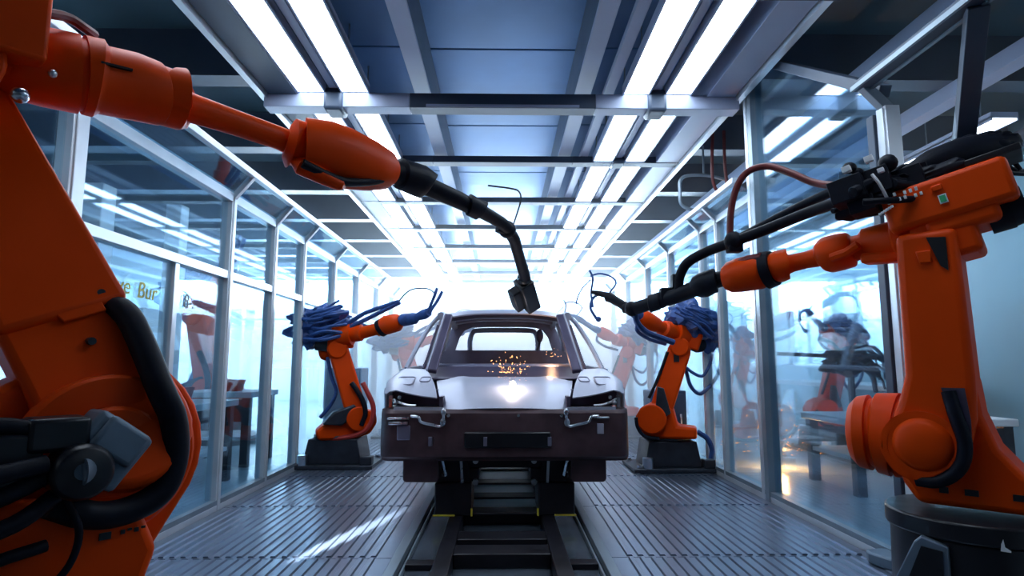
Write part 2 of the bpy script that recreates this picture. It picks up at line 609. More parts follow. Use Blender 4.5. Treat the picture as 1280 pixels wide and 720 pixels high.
gL = guard('wall_guard_left', -1, [(1.6, 0.12, 2.66, 'alu'), (3.33, 0.13, 2.66, 'alu'), (5.30, 0.09, 2.66, 'alu'), (6.32, 0.09, 2.66, 'alu'), (7.25, 0.09, 2.66, 'alu'),
           (8.6, 0.09, 2.66, 'alu'), (10.0, 0.09, 2.66, 'alu'), (11.6, 0.09, 2.66, 'alu'), (13.2, 0.09, 2.66, 'alu')], [4.46], 2.66, 1.97, 2.22, 2.87, 'glassL', 1.6, 13.2, 'alu')
gR = guard('wall_guard_right', 1, [(3.62, 0.10, 2.80, 'alu'), (5.66, 0.10, 4.35, 'alu'), (6.63, 0.07, 2.80, 'alu'), (7.2, 0.06, 2.80, 'alu'),
           (8.6, 0.08, 2.80, 'alu'), (10.0, 0.08, 2.80, 'alu'), (11.6, 0.08, 2.80, 'alu'), (13.2, 0.08, 2.80, 'alu')], [], 2.80, 2.80, 2.24, 2.96, 'glassR', 5.66, 13.2, 'alu')
MB().bounds(2.36, 2.48, 3.68, 3.75, FZ, 2.78).build('post', 'beamd', gR, bevel=0.004)
MB().bounds(2.36, 2.48, 5.52, 5.60, FZ, 4.40).build('post', 'alud', gR, bevel=0.004)
MB().bar((2.27, 2.0, 2.95), (2.27, 3.66, 2.95), 0.075, 0.06).build('canopy_rail', 'beamd', gR, bevel=0.004)
MB().bar((2.225, 2.0, 2.935), (2.225, 3.66, 2.935), 0.018, 0.03).build('canopy_rail_edge', 'alud', gR)
MB().bar((2.315, 2.0, 2.925), (2.315, 3.66, 2.925), 0.02, 0.03).build('canopy_rail_edge', 'alud', gR)
MB().bar((2.42, 3.62, 2.79), (2.27, 3.62, 2.95), 0.06, 0.06).build('bracket', 'alud', gR, bevel=0.004)
# dark braces over the near corner
MB().bar((2.40, 3.60, 2.90), (2.42, 5.66, 4.22), 0.075, 0.075).build('brace', 'beamd', gR, bevel=0.004)
MB().bar((2.30, 2.72, 2.93), (2.62, 3.35, 2.2), 0.09, 0.09).build('brace', 'beamd', gR, bevel=0.004)
MB().bar((2.285, 2.74, 2.93), (2.60, 3.39, 2.2), 0.03, 0.07).build('brace', 'alud', gR, bevel=0.004)

# lettering on two panes of the left guard wall
def lettering(txt, y0, z, size, m, name):
    cu = bpy.data.curves.new(name, 'FONT')
    cu.body = txt
    cu.size = size
    cu.extrude = 0.002
    cu.shear = 0.15
    ob = bpy.data.objects.new(name + '_curve', cu)
    COL.objects.link(ob)
    me = bpy.data.meshes.new_from_object(ob.evaluated_get(bpy.context.evaluated_depsgraph_get()))
    bpy.data.objects.remove(ob)
    bpy.data.curves.remove(cu)
    # the text reads along +Y on the face that looks into the cell
    R = Matrix(((0, 0, 1, -2.408), (1, 0, 0, y0), (0, 1, 0, z), (0, 0, 0, 1)))
    me.transform(Matrix.Translation(-gL.location) @ R)
    o = bpy.data.objects.new(name, me)
    COL.objects.link(o)
    me.materials.append(M[m])
    o.parent = gL
    o['label'] = 'olive yellow lettering on the glass'
    return o


def atx(px, py, x):
    d = FWD + RGT * ((px - 640) / FPX) + UPV * ((360 - py) / FPX)
    return CAM + d * (x / d.x)


M['olive'] = mat('olive_yellow_vinyl', (0.42, 0.40, 0.05), 0.5, var=0.5, scale=20)
M['slate'] = mat('slate_vinyl', (0.16, 0.20, 0.22), 0.5, var=0.4, scale=20)
a, b = atx(137, 353, -2.41), atx(162, 357, -2.41)
lettering('rye', a.y, a.z - 0.05, 0.155, 'olive', 'lettering')
a = atx(171, 363, -2.41)
lettering('Bur', a.y, a.z - 0.045, 0.155, 'olive', 'lettering')
a = atx(213, 369, -2.41)
lettering('es', a.y, a.z - 0.03, 0.11, 'slate', 'lettering')
a = atx(229, 374, -2.41)
lettering('8-.', a.y, a.z - 0.06, 0.15, 'slate', 'lettering')

# ================================================================ LAMPS
def lamp(x, y0, y1, z, w, label, group, name='ceiling_light'):
    t = tag(empty(name, (x, (y0 + y1) / 2, z)), label, 'ceiling light', group)
    h = MB()
    h.bounds(x - w / 2 - 0.015, x + w / 2 + 0.015, y0, y1, z + 0.012, z + 0.075)
    for s in (-1, 1):
        h.bounds(min(x + s * (w / 2), x + s * (w / 2 + 0.015)), max(x + s * (w / 2), x + s * (w / 2 + 0.015)), y0, y1, z - 0.012, z + 0.03)
    h.build('housing', 'beam', t)
    MB().bounds(x - w / 2, x + w / 2, y0 + 0.015, y1 - 0.015, z - 0.005, z + 0.012).build('diffuser', 'lamp', t)
    for yy in (y0 + 0.3, y1 - 0.3):
        MB().cyl((x, yy, z + 0.07), (x, yy, CZ + 0.02), 0.008, seg=8).build('hanger', 'alud', t)
    return t


LX = (-1.84, -1.42, 1.29, 1.70)
ORD = ['first', 'second', 'third', 'fourth', 'fifth', 'sixth', 'seventh', 'eighth', 'ninth', 'tenth', 'eleventh', 'twelfth']
SIDE = ['outer left row', 'inner left row', 'inner right row', 'outer right row']
for j, x in enumerate(LX):
    n = 0
    for a, b in zip(BAY, BAY[1:]):
        if a < 1.7 or b > 20:
            continue
        w = 0.245 if x < 0 else 0.235
        y0, y1 = a + 0.10, b - 0.10
        lamp(x, y0, y1, 3.80, w, 'white fluorescent strip light in the %s, %s from the camera' % (SIDE[j], ORD[n]), 'white strip lights above the line')
        n += 1
# conduit between each pair
for x in (-1.63, 1.495):
    struct(MB().bounds(x - 0.035, x + 0.035, 1.9, 19, 3.83, 3.89), 'ceiling_conduit', 'beam')
    for y in BAY[5:-2]:
        struct(MB().bounds(x - 0.09, x + 0.09, y - 0.13, y + 0.13, 3.62 if y < 6 else 3.76, 3.84), 'ceiling_bracket', 'beamd', bevel=0.03)
# lamps in the side bays; left row unseen, added to light the pillars
for x, nm in ((-5.4, 'left'), (5.2, 'right')):
    n = 0
    for a, b in zip(BAY, BAY[1:]):
        if b > (2 if x < 0 else 14):
            continue
        lamp(x, a + 0.25, b - 0.25, 3.72, 0.26, 'slim strip light in the %s row beyond the glass, %s from the camera' % (nm, ORD[n]), 'slim strip lights, %s row beyond the glass' % nm)
        n += 1
# ================================================================ TRACK
tr = tag(empty('conveyor_track', (0, 6.5, FZ)), 'dark ladder-like conveyor track running under the car between the plates', 'conveyor track')
for sx in (-1, 1):
    mb = MB().bounds(min(sx * 0.30, sx * 0.40), max(sx * 0.30, sx * 0.40), 0.2, 13, FZ, 0.055)
    mb.build('rail', 'carrier', tr, bevel=0.006)
y = 1.0
ties = [1.62, 2.55, 3.30, 3.98, 4.30, 5.02, 5.58, 6.22, 7.0, 7.9, 8.7, 9.5, 10.3, 11.1, 11.9]
for y in ties:
    MB().bounds(-0.298, 0.298, y - 0.10, y + 0.10, FZ + 0.005, 0.05).build('cross_tie', 'carrier', tr, bevel=0.006)
for y in (2.2, 3.9, 5.6, 7.3):
    for sx in (-1, 1):
        MB().bounds(min(sx * 0.402, sx * 0.585), max(sx * 0.402, sx * 0.585), y - 0.05, y + 0.05, FZ + 0.003, 0.0).build('side_tie', 'carrier', tr, bevel=0.004)
struct(MB().bounds(-0.62, 0.62, -0.2, 13, FZ, FZ + 0.004), 'floor_track_bed', 'pit')
for a, b in zip(ties[5:-1], ties[6:]):  # white plates added between the ties imitate light reflected off the track floor
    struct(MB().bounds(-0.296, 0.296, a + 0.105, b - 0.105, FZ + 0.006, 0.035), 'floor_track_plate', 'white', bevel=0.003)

# ================================================================ CAR BODY
CX = 0.02
car = tag(empty('unfinished_car', (CX, 6.5, 0.42)), 'bare silver car shell without doors, glass or wheels on the conveyor', 'car')


def S(x, y, z):
    return V((CX + x, y, z))


def lerp(a, b, t):
    return a + (b - a) * t


def interp(tab, t):
    for (a, va), (b, vb) in zip(tab, tab[1:]):
        if t <= b:
            k = (t - a) / (b - a) if b > a else 0
            return va + (vb - va) * max(0, k)
    return tab[-1][1]


# hood: steep nose then a long flat back
prof = [(4.62, 0.872), (4.66, 0.91), (4.74, 0.965), (4.84, 1.015), (4.95, 1.05), (5.08, 1.072), (5.2, 1.086), (5.26, 1.09)]
rows = []
for (y, z) in prof:
    hw = interp([(4.62, 0.47), (4.8, 0.52), (5.1, 0.58), (5.26, 0.61)], y)
    row = []
    for i in range(-12, 13):
        u = i / 12
        crease = 0.012 * math.exp(-((abs(u) - 0.62) / 0.10) ** 2)
        row.append(S(u * hw, y + (0.06 + 0.20 * max(0, (y - 4.9) / 0.36)) * u * u, z - 0.03 * u ** 4 - 0.006 * u * u + crease * min(1, (y - 4.62) * 4)))
    rows.append(row)
hood = MB().grid(rows, 0.012).build('hood', 'bodym', car, angle=50)

# fenders
for sx in (-1, 1):
    rows = []
    for y in [4.70, 4.74, 4.80, 4.88, 4.95, 5.05, 5.15, 5.25, 5.35, 5.45, 5.55, 5.62, 5.70, 5.85]:
        xi = interp([(4.62, 0.50), (4.8, 0.535), (5.1, 0.60), (5.62, 0.70), (5.85, 0.74)], y)
        zt = interp([(4.70, 1.00), (4.8, 1.045), (4.95, 1.08), (5.2, 1.108), (5.6, 1.145), (5.85, 1.16)], y)
        zi = interp([(4.70, 0.945), (4.8, 0.992), (4.95, 1.045), (5.2, 1.092), (5.6, 1.13), (5.85, 1.15)], y)
        xo = interp([(4.70, 0.90), (4.8, 0.925), (5.0, 0.955), (5.85, 0.965)], y)
        zb = 0.58
        if abs(y - 5.25) < 0.40:
            zb = max(zb, 0.52 + math.sqrt(0.40 ** 2 - (y - 5.25) ** 2))
        if y < 4.86:
            zb = max(zb, zt - 0.03 - (y - 4.70) * 0.3)
        row = [S(sx * xi, y, zi), S(sx * lerp(xi, xo, .33), y, zi + (zt - zi) * 0.3), S(sx * lerp(xi, xo, .62), y, lerp(zi, zt, 0.7)),
               S(sx * lerp(xi, xo, .82), y, zt + 0.004), S(sx * lerp(xi, xo, .95), y, zt - 0.008), S(sx * xo, y, zt - 0.025)]
        zs = zt - 0.025
        for k in (0.2, 0.45, 0.7, 1.0):
            row.append(S(sx * (xo + 0.012 * math.sin(PI * k)), y, lerp(zs, min(zs - 0.004, zb), k)))
        rows.append(row)
    fd = MB().grid(rows, 0.01).build('fender', 'bodym', car, angle=45)
    # pressed recesses with dark lips on the fender top
    for (u0, u1, v0, v1) in ((0.60, 0.68, 4.90, 5.06), (0.73, 0.86, 4.84, 5.06)):
        out = rrect(u0, u1, v0, v1, 0.03)
        mb = MB()
        pts = [S(sx * u, v, interp([(4.70, 0.955), (4.8, 1.012), (4.95, 1.066), (5.2, 1.102)], v) + 0.012) for u, v in out]
        mb.rings([(p, 0.006) for p in pts + [pts[0]]], 6)
        mb.build('pressed_rim', 'bodyi', fd)
    # headlight bucket: dark box behind the opening with bright brackets
    bk = MB()
    bk.grid([[S(sx * 0.50, 4.93, 0.87), S(sx * 0.90, 4.97, 0.87)], [S(sx * 0.52, 4.93, 0.99), S(sx * 0.91, 4.97, 1.03)]], 0.01)
    bk.bounds(CX + min(sx * 0.47, sx * 0.50), CX + max(sx * 0.47, sx * 0.50), 4.70, 4.93, 0.865, 0.955)
    b = bk.build('headlight_bucket', 'bodyd', car, bevel=0.004)
    br = MB()
    br.bounds(*sorted((CX + sx * 0.86, CX + sx * 0.885)), 4.72, 4.76, 0.87, 0.96)
    br.tube([S(sx * 0.86, 4.74, 0.93), S(sx * 0.80, 4.76, 0.90), S(sx * 0.74, 4.75, 0.885), S(sx * 0.68, 4.74, 0.882)], 0.012)
    br.sphere(S(sx * 0.81, 4.74, 0.945), 0.016)
    br.sphere(S(sx * 0.84, 4.73, 0.905), 0.020)
    br.build('headlight_bracket', 'steel', b)

# front end: deep box of dark sheet with rounded corners in plan
def plan(hw, y0, rc, n=6):
    out = []
    for sx in (-1, 1):
        pts = []
        for k in range(n + 1):
            t = PI / 2 * k / n
            pts.append((sx * (hw - rc + rc * math.sin(t)), y0 + rc - rc * math.cos(t)))
        out += pts[::-1] if sx < 0 else pts
    return out


fr = MB()
front = plan(0.935, 4.61, 0.10)
rows = []
for z, off in ((0.498, 0.03), (0.52, 0.0), (0.60, -0.004), (0.70, 0.0), (0.80, 0.002), (0.835, 0.006), (0.862, 0.03)):
    rows.append([S(x, y + off, z) for x, y in front] )
fr.grid(rows, 0.02)
fr.grid([[S(x, y + 0.03, 0.862) for x, y in front], [S(x * 0.99, 4.95, 0.866) for x, y in front]], 0.012)
fr.grid([[S(x, y + 0.03, 0.498) for x, y in front], [S(x * 0.99, 4.95, 0.498) for x, y in front]], 0.012)
fe = fr.build('front_end', 'bumper', car, angle=30)
each('bright_lip', 'bodym', fe, [MB().bar(S(sx * 0.46, 4.612, 0.868), S(sx * 0.83, 4.615, 0.872), 0.012, 0.022) for sx in (-1, 1)])
for sx, det in ((-1, [(-0.79, 0.80, 0.16, 0.014), (-0.79, 0.765, 0.14, 0.02)]), (1, [(0.72, 0.805, 0.11, 0.012)])):
    mb = MB()
    for x, z, w, h in det:
        mb.bounds(CX + x - w / 2, CX + x + w / 2, 4.585, 4.62, z - h / 2, z + h / 2)
    mb.tube([S(sx * 0.46, 4.60, 0.86), S(sx * 0.455, 4.585, 0.80), S(sx * 0.47, 4.585, 0.745), S(sx * 0.54, 4.59, 0.755), S(sx * 0.62, 4.588, 0.775), S(sx * 0.64, 4.59, 0.81), S(sx * 0.70, 4.60, 0.815)], 0.011, n=4)
    mb.sphere(S(sx * 0.455, 4.59, 0.845), 0.02, sc=(1, .6, 1.4))
    mb.sphere(S(sx * 0.46, 4.588, 0.77), 0.022, sc=(1, .6, 1.4))
    mb.build('bracket', 'steel', fe, bevel=0.003)
each('tab', 'bodyi', fe, [MB().bounds(CX + x - 0.014, CX + x + 0.014, 4.578, 4.62, 0.60, 0.665) for x in (-0.145, 0.33, -0.55)], bevel=0.003)
MB().bounds(CX + 0.685, CX + 0.735, 4.598, 4.62, 0.685, 0.76).build('pale_plate', 'bodym', fe, bevel=0.003)
MB().bounds(CX - 0.80, CX - 0.70, 4.602, 4.62, 0.64, 0.75).build('worn_plate', 'bodyi', fe, bevel=0.01)
MB().bounds(CX - 0.30, CX + 0.34, 4.585, 4.62, 0.585, 0.70).build('recess_plate', 'black', fe, bevel=0.01)
each('bolt', 'steel', fe, [MB().cyl(S(x, 4.585, 0.82), S(x, 4.63, 0.82), 0.011, seg=12) for x in (-0.42, 0.10, 0.42)])
for sx in (-1, 1):
    c = MB().prism(rrect(-0.135, 0.135, 0.32, 0.51, 0.03), S(sx * 0.63, 4.86, 0), X, Z, Y_, 0.32)
    cb = c.build('crash_box', 'bumper', car, bevel=0.01)
    MB().bounds(*sorted((CX + sx * 0.50, CX + sx * 0.68)), 4.675, 4.70, 0.50, 0.512).build('crash_box_lip', 'bodyi', cb)
    MB().bar(S(sx * 0.485, 4.72, 0.50), S(sx * 0.455, 4.75, 0.36), 0.03, 0.02).build('stay', 'steel', cb)
# side arches and engine-bay floor seen from the side
MB().bounds(CX - 0.48, CX + 0.48, 4.72, 5.72, 0.50, 0.54).build('engine_bay_floor', 'bumper', car)
for sx in (-1, 1):
    MB().bounds(*sorted((CX + sx * 0.48, CX + sx * 0.56)), 4.96, 5.75, 0.50, 1.0).build('engine_bay_rail', 'bodyd', car, bevel=0.01)

# firewall, cowl, dash, floor, seat-back bulkhead
MB().bounds(CX - 0.90, CX + 0.90, 5.72, 5.75, 0.44, 1.10).build('firewall', 'bodyd', car)
MB().grid([[S(x, 5.22 + 0.22 * (x / .62) ** 2, 1.06) for x in (-.62, -.4, 0, .4, .62)], [S(x, 5.70, 1.08) for x in (-.75, -.4, 0, .4, .75)], [S(x, 5.86, 1.165) for x in (-.75, -.4, 0, .4, .75)]], 0.012).build('cowl', 'bodyd', car)
dm = MB().rings([(S(-0.80, 6.05, 1.17), 0.035), (S(0.80, 6.05, 1.17), 0.035)], 14)
for x in (-0.3, 0.3, 0.55):
    dm.bounds(CX + x - 0.03, CX + x + 0.03, 5.90, 6.07, 1.06, 1.18)
dm.build('dash_beam', 'bodyi', car, bevel=0.004)
MB().bounds(CX - 0.92, CX + 0.92, 5.72, 8.62, 0.42, 0.46).build('floor_pan', 'bodyd', car)
MB().bounds(CX - 0.13, CX + 0.13, 5.75, 7.9, 0.46, 0.62).build('tunnel', 'bodyd', car, bevel=0.05)
MB().prism(rrect(-0.82, 0.82, 0.46, 1.365, 0.08), S(0, 7.85, 0), X, Z, Y_, 0.03).build('seat_bulkhead', 'bodyi', car)

# roof with cant rails and windscreen header
rows = []
for y, z, hw in ((6.28, 1.722, 0.60), (6.36, 1.757, 0.62), (6.6, 1.79, 0.645), (7.0, 1.822, 0.66), (7.5, 1.832, 0.66), (8.0, 1.815, 0.65), (8.4, 1.77, 0.63), (8.55, 1.73, 0.61)):
    rows.append([S(u / 8 * hw, y + 0.05 * (u / 8) ** 2, z - 0.045 * abs(u / 8) ** 3) for u in range(-8, 9)])
rf = MB().grid(rows, 0.014).build('roof', 'bodym', car, angle=50)
MB().grid([[S(u / 6 * 0.60, 6.30 + 0.05 * (u / 6) ** 2, 1.70 - 0.04 * abs(u / 6) ** 3) for u in range(-6, 7)],
           [S(u / 6 * 0.59, 6.42 + 0.05 * (u / 6) ** 2, 1.685 - 0.04 * abs(u / 6) ** 3) for u in range(-6, 7)],
           [S(u / 6 * 0.59, 6.52 + 0.05 * (u / 6) ** 2, 1.735 - 0.04 * abs(u / 6) ** 3) for u in range(-6, 7)]], 0.012).build('windscreen_header', 'bodyd', rf)
for y in (7.05, 7.75):
    MB().grid([[S(u / 6 * 0.62, y, 1.77 - 0.04 * abs(u / 6) ** 3) for u in range(-6, 7)], [S(u / 6 * 0.62, y + 0.12, 1.77 - 0.04 * abs(u / 6) ** 3) for u in range(-6, 7)]], 0.02).build('roof_bow', 'bodyi', rf)

for sx in (-1, 1):
    # A pillar: wide dark inner flange and pale outer skin
    a0, a1 = S(sx * 0.665, 5.64, 1.13), S(sx * 0.58, 6.32, 1.70)
    n = (a1 - a0).normalized()
    ap = MB().bar(a0, a1, 0.085, 0.05, up=Y_).build('a_pillar', 'bodyd', car, bevel=0.012)
    MB().bar(a0 + V((sx * 0.050, 0.03, 0.0)), a1 + V((sx * 0.045, 0.03, 0.0)), 0.02, 0.06, up=Y_).build('pillar_skin', 'bodym', ap, bevel=0.008)
    # cant rail
    rl = MB()
    rl.rings([(p, 0.042) for p in spline([S(sx * 0.66, 6.34, 1.695), S(sx * 0.685, 6.7, 1.735), S(sx * 0.70, 7.3, 1.765), S(sx * 0.69, 7.9, 1.745), S(sx * 0.66, 8.4, 1.69)], 5)], 10)
    rl.build('cant_rail', 'bodym', car)
    MB().rings([(p, 0.024) for p in spline([S(sx * 0.93, 5.80, 1.15), S(sx * 0.86, 6.15, 1.40), S(sx * 0.775, 6.5, 1.62), S(sx * 0.72, 6.85, 1.735), S(sx * 0.70, 7.2, 1.76)], 6)], 8).build('door_frame', 'bodym', car)
    # front quarter post, B and C pillars
    MB().bar(S(sx * 0.79, 5.98, 1.15), S(sx * 0.70, 6.42, 1.60), 0.022, 0.03, up=Y_).build('quarter_post', 'bodyd', car, bevel=0.004)
    MB().bar(S(sx * 0.905, 7.02, 0.46), S(sx * 0.88, 7.02, 1.18), 0.12, 0.16, up=Y_).build('b_pillar', 'bodym', car, bevel=0.02)
    MB().bar(S(sx * 0.88, 7.02, 1.16), S(sx * 0.70, 6.98, 1.73), 0.07, 0.11, up=Y_).build('b_pillar_upper', 'bodym', car, bevel=0.015)
    MB().bar(S(sx * 0.87, 8.05, 1.14), S(sx * 0.70, 7.85, 1.74), 0.07, 0.20, up=Y_).build('c_pillar', 'bodym', car, bevel=0.015)
    # sill and rear quarter with wheel arch, door openings left open
    MB().bounds(*sorted((CX + sx * 0.82, CX + sx * 0.965)), 5.66, 7.75, 0.40, 0.56).build('sill', 'bodym', car, bevel=0.03)
    MB().bar(S(sx * 0.90, 5.78, 0.5), S(sx * 0.88, 5.80, 1.13), 0.14, 0.12, up=Y_).build('hinge_pillar', 'bodym', car, bevel=0.02)
    arc = [(8.2 + 0.37 * math.cos(t), 0.50 + 0.37 * math.sin(t)) for t in [PI - PI * k / 12 for k in range(13)]]
    out = [(7.72, 0.45), (7.83, 0.45)] + arc + [(8.57, 0.45), (8.68, 0.50), (8.70, 1.0), (8.62, 1.18), (8.2, 1.20), (7.78, 1.17), (7.66, 0.9)]
    q = plate(out, [], S(sx * 0.945, 0, 0), Y_, Z, X, 0.02).build('rear_quarter', 'bodym', car)
    MB().grid([[S(sx * 0.945, y, 1.165) for y in (7.78, 8.2, 8.62)], [S(sx * 0.80, y, 1.21) for y in (7.78, 8.2, 8.62)]], 0.012).build('rear_shoulder', 'bodym', q)
    # belt line seen past the A pillar
    MB().bar(S(sx * 0.955, 5.72, 1.135), S(sx * 0.93, 7.9, 1.18), 0.03, 0.05, up=Z).build('belt_rail', 'bodym', car, bevel=0.01)
# rear: panel with the hatch opening, and a hoop a little farther back
rp = plate([(-0.86, 0.46), (0.86, 0.46), (0.86, 1.25), (0.70, 1.70), (0.62, 1.76), (-0.62, 1.76), (-0.70, 1.70), (-0.86, 1.25)],
           [[(-0.66, 1.385), (-0.60, 1.56), (-0.53, 1.655), (-0.42, 1.70), (0.42, 1.70), (0.53, 1.655), (0.60, 1.56), (0.66, 1.385)]], S(0, 8.32, 0), X, Z, Y_, 0.04)
rp = rp.build('rear_panel', 'bodyi', car)
hp = MB().rings([(p, 0.035) for p in spline([S(-0.475, 8.58, 1.36), S(-0.475, 8.58, 1.52), S(-0.44, 8.57, 1.63), S(-0.36, 8.56, 1.665), S(0, 8.56, 1.672), S(0.36, 8.56, 1.665), S(0.44, 8.57, 1.63), S(0.475, 8.58, 1.52), S(0.475, 8.58, 1.36)], 5)], 10)
hp.build('hatch_hoop', 'bodyi', car)
MB().bounds(CX - 0.7, CX + 0.7, 8.56, 8.62, 0.6, 1.37).build('hatch_panel', 'bodym', car, bevel=0.02)
MB().sphere(S(0.42, 7.2, 1.53), 0.07, sc=(0.62, 0.5, 1.15)).build('headrest_bracket', 'bodyd', car)
MB().tube([S(0.42, 7.2, 1.47), S(0.42, 7.35, 1.42), S(0.42, 7.8, 1.38)], 0.015).build('headrest_stay', 'bodyd', car)

# ================================================================ CARRIER UNDER THE CAR
cr = tag(empty('car_carrier', (CX, 5.6, 0.05)), 'black steel carrier with two thick legs holding up the car body', 'carrier')
for sx in (-1, 1):
    lg = MB().bounds(*sorted((CX + sx * 0.255, CX + sx * 0.535)), 4.80, 5.25, 0.055, 0.30)
    lg.prism([(-0.13 * sx, 0.28), (0.10 * sx, 0.28), (0.09 * sx, 0.475), (-0.10 * sx, 0.475)], S(sx * 0.385, 5.0, 0), X, Z, Y_, 0.32)
    lg = lg.build('leg', 'carrier', cr, bevel=0.012)
    MB().bar(S(sx * 0.325, 4.795, 0.30), S(sx * 0.335, 4.795, 0.46), 0.02, 0.01, up=Y_).build('bright_edge', 'steel', lg)
    each('yellow_mark', 'yellow', lg, [MB().bounds(*sorted((CX + sx * 0.38, CX + sx * 0.545)), 4.785, 4.80, 0.056, 0.066), MB().bounds(*sorted((CX + sx * 0.245, CX + sx * 0.258)), 4.785, 4.80, 0.056, 0.11)])
    each('locating_pin', 'steel', lg, [MB().cyl(S(sx * 0.225, 4.80, z), S(sx * 0.225, 4.86, z), 0.022, seg=14) for z in (0.30, 0.46)])
    MB().bounds(*sorted((CX + sx * 0.20, CX + sx * 0.30)), 4.85, 8.0, 0.30, 0.40).build('side_beam', 'carrier', cr, bevel=0.01)
    MB().bounds(*sorted((CX + sx * 0.27, CX + sx * 0.50)), 7.6, 8.0, 0.055, 0.412).build('leg', 'carrier', cr, bevel=0.012)
for y, z0, z1 in ((4.86, 0.40, 0.475),):
    MB().bounds(CX - 0.30, CX + 0.30, y, y + 0.1, z0, z1).build('cross_bar', 'carrier', cr, bevel=0.008)
MB().bounds(CX - 0.21, CX + 0.21, 7.0, 7.12, 0.31, 0.39).build('cross_bar', 'carrier', cr, bevel=0.008)
MB().bounds(CX - 0.255, CX + 0.255, 4.82, 4.92, 0.055, 0.075).build('foot_bar', 'carrier', cr, bevel=0.008)
# ================================================================ ROBOTS
from mathutils import noise


def link(mb, p0, p1, r0, r1, N, t, mid=None):
    """arm link: rounded plate from p0 to p1 with end radii r0, r1, thickness t along N"""
    p0, p1 = V(p0), V(p1)
    A = (p1 - p0)
    L = A.length
    A = A.normalized()
    N = (N - A * N.dot(A)).normalized()
    B = N.cross(A)
    c = [(0, 0, r0), (L, 0, r1)]
    mb.prism(hull(c), p0, A, B, N, t)
    return A, B, N, L


def blob(mb, c, sc, amp, freq, seed, A=None, sub=4):
    b2 = bmesh.new()
    bmesh.ops.create_icosphere(b2, subdivisions=sub, radius=1)
    A = A or (X, Y_, Z)
    vm = {}
    for v in b2.verts:
        p = v.co.copy()
        q = V((p.x * sc[0], p.y * sc[1], p.z * sc[2]))
        nn = noise.fractal(q * freq + V((seed, seed * 2, 0)), 0.6, 2.0, 4)
        rg = 1 - abs(noise.noise(q * freq * 0.8 + V((0, seed, 3))))
        k = 1 + amp * (nn * 0.8 + rg * 0.9 - 0.6)
        q = q * k
        vm[v] = mb.bm.verts.new(V(c) + A[0] * q.x + A[1] * q.y + A[2] * q.z)
    for f in b2.faces:
        mb.face([vm[v] for v in f.verts])
    b2.free()
    return mb


def pts(*l):
    return [at(*p) for p in l]


def rr(*l):
    return [(at(a, b, c), r) for a, b, c, r in l]


ROB = 'orange welding robots'
# ---------------------------------------------------------------- big robot at the left edge
N = V((0.75, -0.66, 0)).normalized()
U = V((0.66, 0.75, 0)).normalized()
J2 = at(130, 568, 1.95)
J3 = at(-98, 62, 1.98)
rl = tag(empty('robot_arm', (J2.x - 0.1, J2.y - 0.05, 0.0)), 'largest orange robot arm at the left edge reaching over to the car roof', 'robot arm', ROB)


def PL(u, w, n=0.0):
    return J2 + U * u + Z * w + N * n


# carousel: back cheek with the big round nose
MB().prism(hull([(0, 0, 0.315), (-0.20, -0.34, 0.14), (0.10, -0.40, 0.02), (-0.62, -0.30, 0.06), (-0.60, -0.04, 0.05)], 28), PL(0, 0, -0.14), U, Z, N, 0.20).build('carousel', 'orange', rl, bevel=0.025, seg=3)
cz = MB().prism([(-0.62, -0.46), (0.07, -0.46), (0.13, -0.28), (0.06, -0.12), (-0.30, -0.08), (-0.62, -0.12)], PL(0, 0, 0.03), U, Z, N, 0.20)
cz.build('carousel_cheek', 'orange', rl, bevel=0.03, seg=3)
mb = [MB().box(PL(-0.02, -0.215, 0.134), (0.03, 0.02, 0.004), (U, Z, N))]
for k in range(4):
    mb.append(MB().box(PL(0.025 + k * 0.018, -0.212 + (k % 2) * 0.004, 0.134), (0.011, 0.012 - (k % 2) * 0.005, 0.004), (U, Z, N)))
each('dark_marking', 'black', rl, mb)
# shoulder disc in two steps
MB().rings([(PL(0, 0, 0.0), 0.245), (PL(0, 0, 0.055), 0.245), (PL(0, 0, 0.065), 0.235)], 48).build('shoulder_disc', 'orange', rl)
MB().rings([(PL(0, 0, 0.06), 0.150), (PL(0, 0, 0.085), 0.150), (PL(0, 0, 0.095), 0.140), (PL(0, 0, 0.095), 0.10), (PL(0, 0, 0.088), 0.098)], 40).build('shoulder_cap', 'orange', rl)
# lower arm with its stepped cover
lm = MB()
JA, JB = at(160, 545, 1.95) - N * 0.04, at(-106, 62, 1.98) - N * 0.04
A, B, NN, L = link(lm, JA, JB, 0.185, 0.165, N, 0.17)
la = lm.build('lower_arm', 'orange', rl, bevel=0.025, seg=3)
cv = MB().prism([(0.40, -0.178), (0.40, 0.178), (1.3, 0.170), (1.3, -0.170)], JA, A, B, NN, 0.215)
cv.build('arm_cover', 'orange', la, bevel=0.022, seg=3)
hb = MB().prism([(0.425, -0.10), (0.425, 0.02), (0.56, 0.06), (0.56, -0.10)], JA + N * 0.108, A, B, NN, 0.012)
hb.build('cover_plate', 'orange', la, bevel=0.004)
each('bolt', 'dark', la, [MB().cyl(JA + A * a + B * b + N * 0.06, JA + A * a + B * b + N * 0.12, 0.012, seg=10) for a, b in ((0.30, -0.15), (0.34, -0.02), (0.49, -0.11))])
# thick hose round the shoulder
MB().rings([(p, 0.040) for p in spline([JA + A * 0.44 - B * 0.13 + N * 0.06, JA + A * 0.37 - B * 0.145 + N * 0.12, PL(0.105, 0.20, 0.12), PL(0.150, 0.10, 0.12), PL(0.160, -0.02, 0.12), PL(0.125, -0.115, 0.12), PL(0.04, -0.155, 0.12), PL(-0.06, -0.15, 0.13), PL(-0.16, -0.10, 0.14)], 8)], 14).build('thick_hose', 'rubber', rl)
